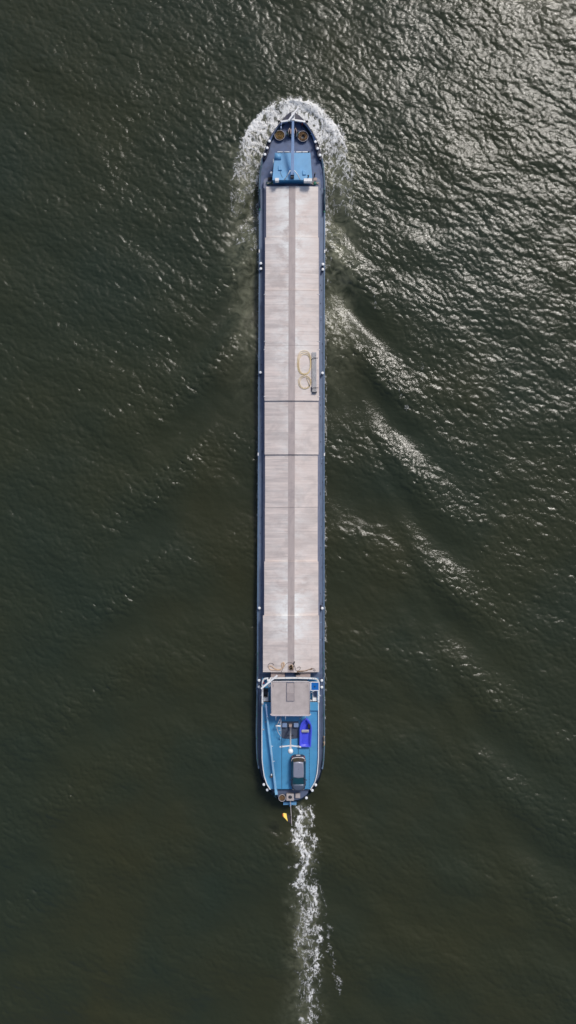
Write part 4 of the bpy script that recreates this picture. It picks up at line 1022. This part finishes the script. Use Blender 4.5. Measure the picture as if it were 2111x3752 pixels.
foam = np.maximum(foam * (0.88 - .12 * np.exp(-((u - .45) / .3) ** 2)), rim * .98)
topcap = np.exp(-((Y - 50.9 + .055 * xr ** 2) / .6) ** 2) * np.exp(-(xr / 3.2) ** 4); foam = np.maximum(foam, topcap * .95)
wx_ = field(4.0, (1, 0), 0, 4.5, .5, 1.0)[0]; wx_ = wx_ / wx_.std()
XW_ = X + .28 * cropf(wx_) + .14 * cropf(h2) / h2.std(); YW_ = Y + .25 * wx_[-ny:, -nx:]
def seg(pts, s0, s1, v0, v1):
    """soft streak along a pixel polyline"""
    g = np.zeros_like(XW_); P = [px2w(*p) for p in pts]; n = len(P) - 1; X = XW_; Y = YW_
    for i in range(n):
        (ax, ay), (bx, by) = P[i], P[i + 1]; dx, dy = bx - ax, by - ay
        t = np.clip(((X - ax) * dx + (Y - ay) * dy) / (dx * dx + dy * dy), 0, 1)
        d = np.hypot(X - ax - t * dx, Y - ay - t * dy); f = (i + t) / n
        s = s0 + (s1 - s0) * f; g = np.maximum(g, (v0 + (v1 - v0) * f) * np.exp(-(d / s) ** 2))
    return g
for a in (([(1194, 790), (1204, 830), (1219, 870), (1232, 905)], .22, .25, .62, .3), ([(945, 790), (936, 830), (928, 870)], .35, .5, .5, .3), ([(905, 815), (890, 828)], .5, .5, .5, .4),
          ([(893, 875), (885, 890)], .6, .5, .48, .3), ([(1197, 700), (1200, 800)], .3, .3, .45, .45), ([(942, 700), (938, 800), (934, 960)], .3, .3, .42, .2), ([(1198, 860), (1196, 990), (1192, 1150)], .3, .3, .40, .2)):
    foam = np.maximum(foam, seg(*a))
# hull-side thin foam
foam = np.maximum(foam, .22 * np.exp(-((np.abs(xr) - whl - .1) / .25) ** 2) * (Y < 40) * (Y > -34) * (np.abs(xr) > 2))
bowfoam = foam.copy()
wk = seg([(1092, 2940), (1090, 2990), (1093, 3066), (1096, 3100), (1110, 3135), (1104, 3204), (1122, 3245), (1141, 3273), (1135, 3314), (1122, 3366)], .30, .42, .84, .52)
wk = np.maximum(wk, seg([(1103, 2960), (1104, 3040), (1116, 3060), (1118, 3120), (1128, 3180), (1140, 3240), (1146, 3290)], .26, .34, .64, .6))
wk = np.maximum(wk, seg([(1141, 3300), (1112, 3400)], .45, .5, .55, .36))
wk = np.maximum(wk, seg([(1104, 3204), (1082, 3250), (1086, 3270)], .3, .35, .72, .6))
wk = np.maximum(wk, seg([(1163, 3400), (1166, 3450), (1158, 3490), (1170, 3530), (1155, 3583), (1146, 3640), (1124, 3728), (1120, 3790)], .4, .4, .56, .48))
wk = np.maximum(wk, seg([(1128, 2965), (1140, 3010), (1150, 3060), (1150, 3110)], .3, .25, .52, .4))
wk = np.maximum(wk, seg([(1175, 2860), (1190, 2890), (1205, 2930)], .3, .3, .46, .38))
wk = np.maximum(wk, seg([(1150, 2900), (1160, 2930), (1172, 2900)], .3, .3, .4, .4))
for (x, y, s, v) in ((1072, 3042, .22, .75), (1074, 3078, .28, .62), (1053, 3090, .18, .7), (1088, 3170, .35, .6), (1060, 3176, .2, .6), (1201, 3483, .18, .6), (1104, 3736, .3, .6), (1120, 3050, .3, .7), (1117, 3058, .3, .75)):
    cx_, cy_ = px2w(x, y); wk = np.maximum(wk, v * np.exp(-((X - cx_) ** 2 + (Y - cy_) ** 2) / s ** 2))
wide = seg([(1100, 2960), (1108, 3100), (1115, 3250), (1125, 3450), (1135, 3650), (1140, 3800)], .8, 1.9, .40, .24)
wk = np.maximum(wk, wide)
wk *= (Y < -36.2)
edgeR = seg([(1150, 3120), (1175, 3250), (1205, 3400), (1235, 3550), (1238, 3650)], .22, .22, .24, .24)
wk = np.maximum(wk, edgeR)
# crests right side, thin lines
cl = np.zeros_like(X)
for a in (([(1366, 1040), (1376, 1100), (1385, 1140)], .13, .13, .32, .3), ([(1440, 1390), (1470, 1440), (1485, 1490)], .15, .13, .36, .3), ([(1535, 1330), (1545, 1360)], .15, .15, .3, .3)): cl = np.maximum(cl, seg(*a))
aer = np.clip(bowfoam * 1.15 * (Y > 10), 0, 1) * .8
aer = np.maximum(aer, seg([(1100, 2950), (1108, 3100), (1118, 3250), (1115, 3450), (1120, 3650), (1110, 3800)], .8, 2.1, 1.0, .45))
aer = np.maximum(aer, .9 * np.exp(-((np.abs(xr) - 5.4) / 2.3) ** 2) * sst(8, 34, Y) * (Y < 46))
aer = np.maximum(aer, .22 * inside * sst(18, 40, Y) * (1 - sst(.14, .26, ang)))
allfoam = np.maximum(np.maximum(bowfoam, wk), cl)
# bow wave swelling and turbulence
bw_ = .55 * np.exp(-((np.abs(xr) - wo + 1.0) / 1.0) ** 2) * sst(38, 48, Y) * (1 - sst(51.2, 52.5, Y)) + .3 * np.exp(-((Y - 50.2) / .9) ** 2) * np.exp(-(xr / 3.5) ** 2)
turb = np.clip(allfoam * 1.3, 0, 1)
h4, _, _ = field(.9, (1, 0), 0, 3.0, .3, 1.0)
ef_ = sst(0, 9, nx * D / 2 - np.abs(X)) * sst(0, 9, ny * D / 2 - np.abs(Y)); amp = amp * ef_; kw = kw * ef_; hl = hl * ef_
HT = hh * amp + hl + kw + bw_ * .7 + cropf(h4) * (.07 * turb + .05 * np.exp(-((np.abs(xr) - 4.6) / 1.2) ** 2) * sst(-30, 30, Y) * (Y < 46))
wide_ = field(16, (1, .2), 0, 5, 1, 1.0)[0]; silt = np.clip(.42 * inside * (.75 + .35 * cropf(wide_) / wide_.std()) , 0, 1)
chop = 1.5
PX = X + DX * chop * amp; PY = Y + DY * chop * amp
# keep water out of the deck
HT = np.where((np.abs(xr) < whl - .1), np.minimum(HT, .2), HT)
def ext(c, n, last):
    g = np.geomspace(.5, last, n); return np.concatenate([c[0] - g[::-1], c, c[-1] + g])
NE = 26
xe = ext(x_c, NE, 6000); ye = ext(y_c, NE, 6000)
GX, GY = np.meshgrid(xe, ye); GZ = np.zeros_like(GX)
GX[NE:-NE, NE:-NE] = PX; GY[NE:-NE, NE:-NE] = PY; GZ[NE:-NE, NE:-NE] = HT
edgef = np.ones((ny, nx)); 
def full(a):
    g = np.zeros_like(GX); g[NE:-NE, NE:-NE] = a; return g
FOAM = full(allfoam); AER = full(aer)
def grid_mesh(name, gx, gy, gz, sel=None, attrs={}):
    n_y, n_x = gx.shape; idx = np.arange(n_y * n_x).reshape(n_y, n_x)
    q = np.stack([idx[:-1, :-1], idx[:-1, 1:], idx[1:, 1:], idx[1:, :-1]], -1)
    q = q[sel] if sel is not None else q.reshape(-1, 4)
    used = np.unique(q); remap = np.full(n_y * n_x, -1, dtype=np.int64); remap[used] = np.arange(len(used)); q = remap[q]
    co_ = np.stack([gx.ravel()[used], gy.ravel()[used], gz.ravel()[used]], -1).astype(np.float32)
    me = bpy.data.meshes.new(name); me.vertices.add(len(used)); me.vertices.foreach_set('co', co_.ravel())
    nf = len(q); me.loops.add(nf * 4); me.loops.foreach_set('vertex_index', q.astype(np.int32).ravel())
    me.polygons.add(nf); me.polygons.foreach_set('loop_start', np.arange(0, nf * 4, 4, dtype=np.int32)); me.polygons.foreach_set('loop_total', np.full(nf, 4, dtype=np.int32))
    me.polygons.foreach_set('use_smooth', np.ones(nf, dtype=bool)); me.update(calc_edges=True)
    for k_, a_ in attrs.items():
        at = me.attributes.new(k_, 'FLOAT', 'POINT'); at.data.foreach_set('value', a_.ravel()[used].astype(np.float32))
    o = bpy.data.objects.new(name, me); COL.objects.link(o); return o

def water_mat():
    m, nt, out = new_mat('river water'); N = nt.nodes; L = nt.links
    b = N.new('ShaderNodeBsdfPrincipled'); L.new(b.outputs[0], out.inputs[0])
    tc = N.new('ShaderNodeTexCoord')
    at = N.new('ShaderNodeAttribute'); at.attribute_name = 'aeration'
    n0 = N.new('ShaderNodeTexNoise'); n0.inputs['Scale'].default_value = .05; n0.inputs['Detail'].default_value = 4; L.new(tc.outputs['Object'], n0.inputs[0])
    c0 = N.new('ShaderNodeValToRGB'); c0.color_ramp.elements[0].position = .35; c0.color_ramp.elements[1].position = .65
    c0.color_ramp.elements[0].color = (.0225, .0315, .0200, 1); c0.color_ramp.elements[1].color = (.0285, .0335, .0172, 1)
    L.new(n0.outputs[0], c0.inputs[0])
    na = N.new('ShaderNodeTexNoise'); na.inputs['Scale'].default_value = .9; na.inputs['Detail'].default_value = 7; na.inputs['Distortion'].default_value = .8; L.new(tc.outputs['Object'], na.inputs[0])
    ra = N.new('ShaderNodeMapRange'); ra.inputs[1].default_value = .3; ra.inputs[2].default_value = .7; L.new(na.outputs[0], ra.inputs[0])
    mu = N.new('ShaderNodeMath'); mu.operation = 'MULTIPLY'; L.new(at.outputs['Fac'], mu.inputs[0]); L.new(ra.outputs[0], mu.inputs[1])
    mx = N.new('ShaderNodeMixRGB'); L.new(mu.outputs[0], mx.inputs[0]); L.new(c0.outputs[0], mx.inputs[1]); mx.inputs[2].default_value = (.20, .205, .14, 1)
    si = N.new('ShaderNodeAttribute'); si.attribute_name = 'silt'; m2 = N.new('ShaderNodeMixRGB'); L.new(si.outputs['Fac'], m2.inputs[0]); L.new(c0.outputs[0], m2.inputs[1]); m2.inputs[2].default_value = (.0345, .0345, .0150, 1); L.new(m2.outputs[0], mx.inputs[1])
    L.new(mx.outputs[0], b.inputs['Base Color'])
    b.inputs['IOR'].default_value = 1.33; b.inputs['Roughness'].default_value = .05
    mp = N.new('ShaderNodeMapping'); mp.inputs['Rotation'].default_value = (0, 0, math.radians(30)); mp.inputs['Scale'].default_value = (1, 1.9, 1); L.new(tc.outputs['Object'], mp.inputs[0])
    n1 = N.new('ShaderNodeTexNoise'); n1.inputs['Scale'].default_value = 3.0; n1.inputs['Detail'].default_value = 4; n1.inputs['Roughness'].default_value = .68; n1.inputs['Distortion'].default_value = .7
    L.new(mp.outputs[0], n1.inputs[0])
    bp = N.new('ShaderNodeBump'); bp.inputs['Strength'].default_value = 1.0; bp.inputs['Distance'].default_value = .026
    L.new(n1.outputs[0], bp.inputs['Height']); L.new(bp.outputs[0], b.inputs['Normal'])
    return m
def foam_mat():
    m, nt, out = new_mat('foam'); N = nt.nodes; L = nt.links
    b = N.new('ShaderNodeBsdfPrincipled'); b.inputs['Base Color'].default_value = (.86, .865, .85, 1); b.inputs['Roughness'].default_value = .7
    tr = N.new('ShaderNodeBsdfTransparent'); ms = N.new('ShaderNodeMixShader'); L.new(tr.outputs[0], ms.inputs[1]); L.new(b.outputs[0], ms.inputs[2]); L.new(ms.outputs[0], out.inputs[0])
    tc = N.new('ShaderNodeTexCoord'); at = N.new('ShaderNodeAttribute'); at.attribute_name = 'foam_cover'
    # warp
    fmp = N.new('ShaderNodeMapping'); fmp.inputs['Scale'].default_value = (1.15, .72, 1); L.new(tc.outputs['Object'], fmp.inputs[0]); nw = N.new('ShaderNodeTexNoise'); nw.inputs['Scale'].default_value = .9; nw.inputs['Detail'].default_value = 3; L.new(tc.outputs['Object'], nw.inputs[0])
    vm = N.new('ShaderNodeVectorMath'); vm.operation = 'MULTIPLY_ADD'; L.new(nw.outputs['Color'], vm.inputs[0]); vm.inputs[1].default_value = (1.2, 1.2, 0); L.new(fmp.outputs[0], vm.inputs[2])
    def nz(scale, det, ro):
        n = N.new('ShaderNodeTexNoise'); n.inputs['Scale'].default_value = scale; n.inputs['Detail'].default_value = det; n.inputs['Roughness'].default_value = ro; L.new(vm.outputs[0], n.inputs[0]); return n.outputs[0]
    def mth(op, a, b_, c_=None):
        q = N.new('ShaderNodeMath'); q.operation = op
        for i, v in enumerate((a, b_, c_)):
            if v is None: continue
            if isinstance(v, (int, float)): q.inputs[i].default_value = v
            else: L.new(v, q.inputs[i])
        return q.outputs[0]
    def ridge(src, k_): return mth('SUBTRACT', 1.0, mth('MULTIPLY', mth('ABSOLUTE', mth('SUBTRACT', src, .5), 0), k_))
    r1 = ridge(nz(.85, 5, .62), 6.0); r2 = ridge(nz(2.6, 5, .6), 5.0); blob = nz(1.6, 8, .72)
    n = mth('ADD', mth('ADD', mth('MULTIPLY', r1, .40), mth('MULTIPLY', r2, .32)), mth('MULTIPLY', blob, .32))   # about 0.2..1
    v = mth('SUBTRACT', mth('ADD', mth('MULTIPLY', n, 2.3), mth('MULTIPLY', at.outputs['Fac'], 1.35)), 2.0)
    r = N.new('ShaderNodeMapRange'); r.interpolation_type = 'SMOOTHSTEP'; r.inputs[1].default_value = 0.0; r.inputs[1].default_value = -.20; r.inputs[2].default_value = .72; L.new(v, r.inputs[0])
    L.new(r.outputs[0], ms.inputs[0])
    bp = N.new('ShaderNodeBump'); bp.inputs['Strength'].default_value = .8; bp.inputs['Distance'].default_value = .25; L.new(n, bp.inputs['Height']); L.new(bp.outputs[0], b.inputs['Normal'])
    return m
wm = water_mat(); fm = foam_mat()
wat = grid_mesh('water', GX, GY, GZ, None, {'aeration': AER, 'silt': full(silt)}); wat.data.materials.append(wm)
tag(wat, 'dark olive green river water with small wind waves', None, None, 'structure')
fc_ = np.maximum.reduce([FOAM[:-1, :-1], FOAM[1:, :-1], FOAM[:-1, 1:], FOAM[1:, 1:]])
ymid = (GY[:-1, :-1] + GY[1:, 1:]) / 2
xm = (GX[:-1, :-1] + GX[1:, 1:]) / 2; HW = np.zeros_like(xm); HW = np.interp(ymid, hy, hwid, left=0, right=0)
free = np.abs(xm - AXW(ymid)) > HW - .5
fz = GZ + .02
for nm, s, lb in (('bow_foam', (fc_ > .14) & (ymid > -20) & free, 'white churned foam curling around the bow and along both sides of the barge'), ('wake_foam', (fc_ > .14) & (ymid <= -20) & free, 'narrow lacy white propeller wash trailing behind the stern')):
    o = grid_mesh(nm, GX, GY, fz, s, {'foam_cover': FOAM}); o.data.materials.append(fm); tag(o, lb, 'foam', None, 'stuff')

# ------------------------------------------------------------------ light, sky, camera
EL = math.radians(50); AZM = math.radians(32)      # azimuth from +Y towards +X
sd = Vector((math.sin(AZM) * math.cos(EL), math.cos(AZM) * math.cos(EL), math.sin(EL)))
sl = bpy.data.lights.new('sun', 'SUN'); sl.energy = 2.15; sl.angle = math.radians(13); sl.color = (1.0, .955, .90)
so_ = bpy.data.objects.new('sun', sl); COL.objects.link(so_); so_.rotation_euler = sd.to_track_quat('Z', 'Y').to_euler(); so_.location = sd * 200
w = bpy.data.worlds.new('World'); sc.world = w; w.use_nodes = True; nt = w.node_tree; nt.nodes.clear()
ou = nt.nodes.new('ShaderNodeOutputWorld'); bg = nt.nodes.new('ShaderNodeBackground'); sky = nt.nodes.new('ShaderNodeTexSky')
sky.sky_type = 'NISHITA'; sky.sun_disc = False; sky.sun_elevation = EL; sky.sun_rotation = AZM
sky.dust_density = 3.0; sky.air_density = 1.0; sky.ozone_density = 1.5; sky.altitude = 0
nt.links.new(sky.outputs[0], bg.inputs[0]); nt.links.new(bg.outputs[0], ou.inputs[0]); bg.inputs[1].default_value = .105
cd = bpy.data.cameras.new('camera'); cam = bpy.data.objects.new('camera', cd); COL.objects.link(cam)
cam.location = (0, 0, HC); cd.sensor_fit = 'VERTICAL'; cd.sensor_height = 36; cd.lens = 36 * F / 3752; cd.clip_end = 20000; cd.clip_start = .5
sc.camera = cam
sc.view_settings.view_transform = 'Standard'; sc.view_settings.look = 'None'; sc.view_settings.gamma = 1; sc.view_settings.use_curve_mapping = False
sc.view_settings.exposure = 0.0
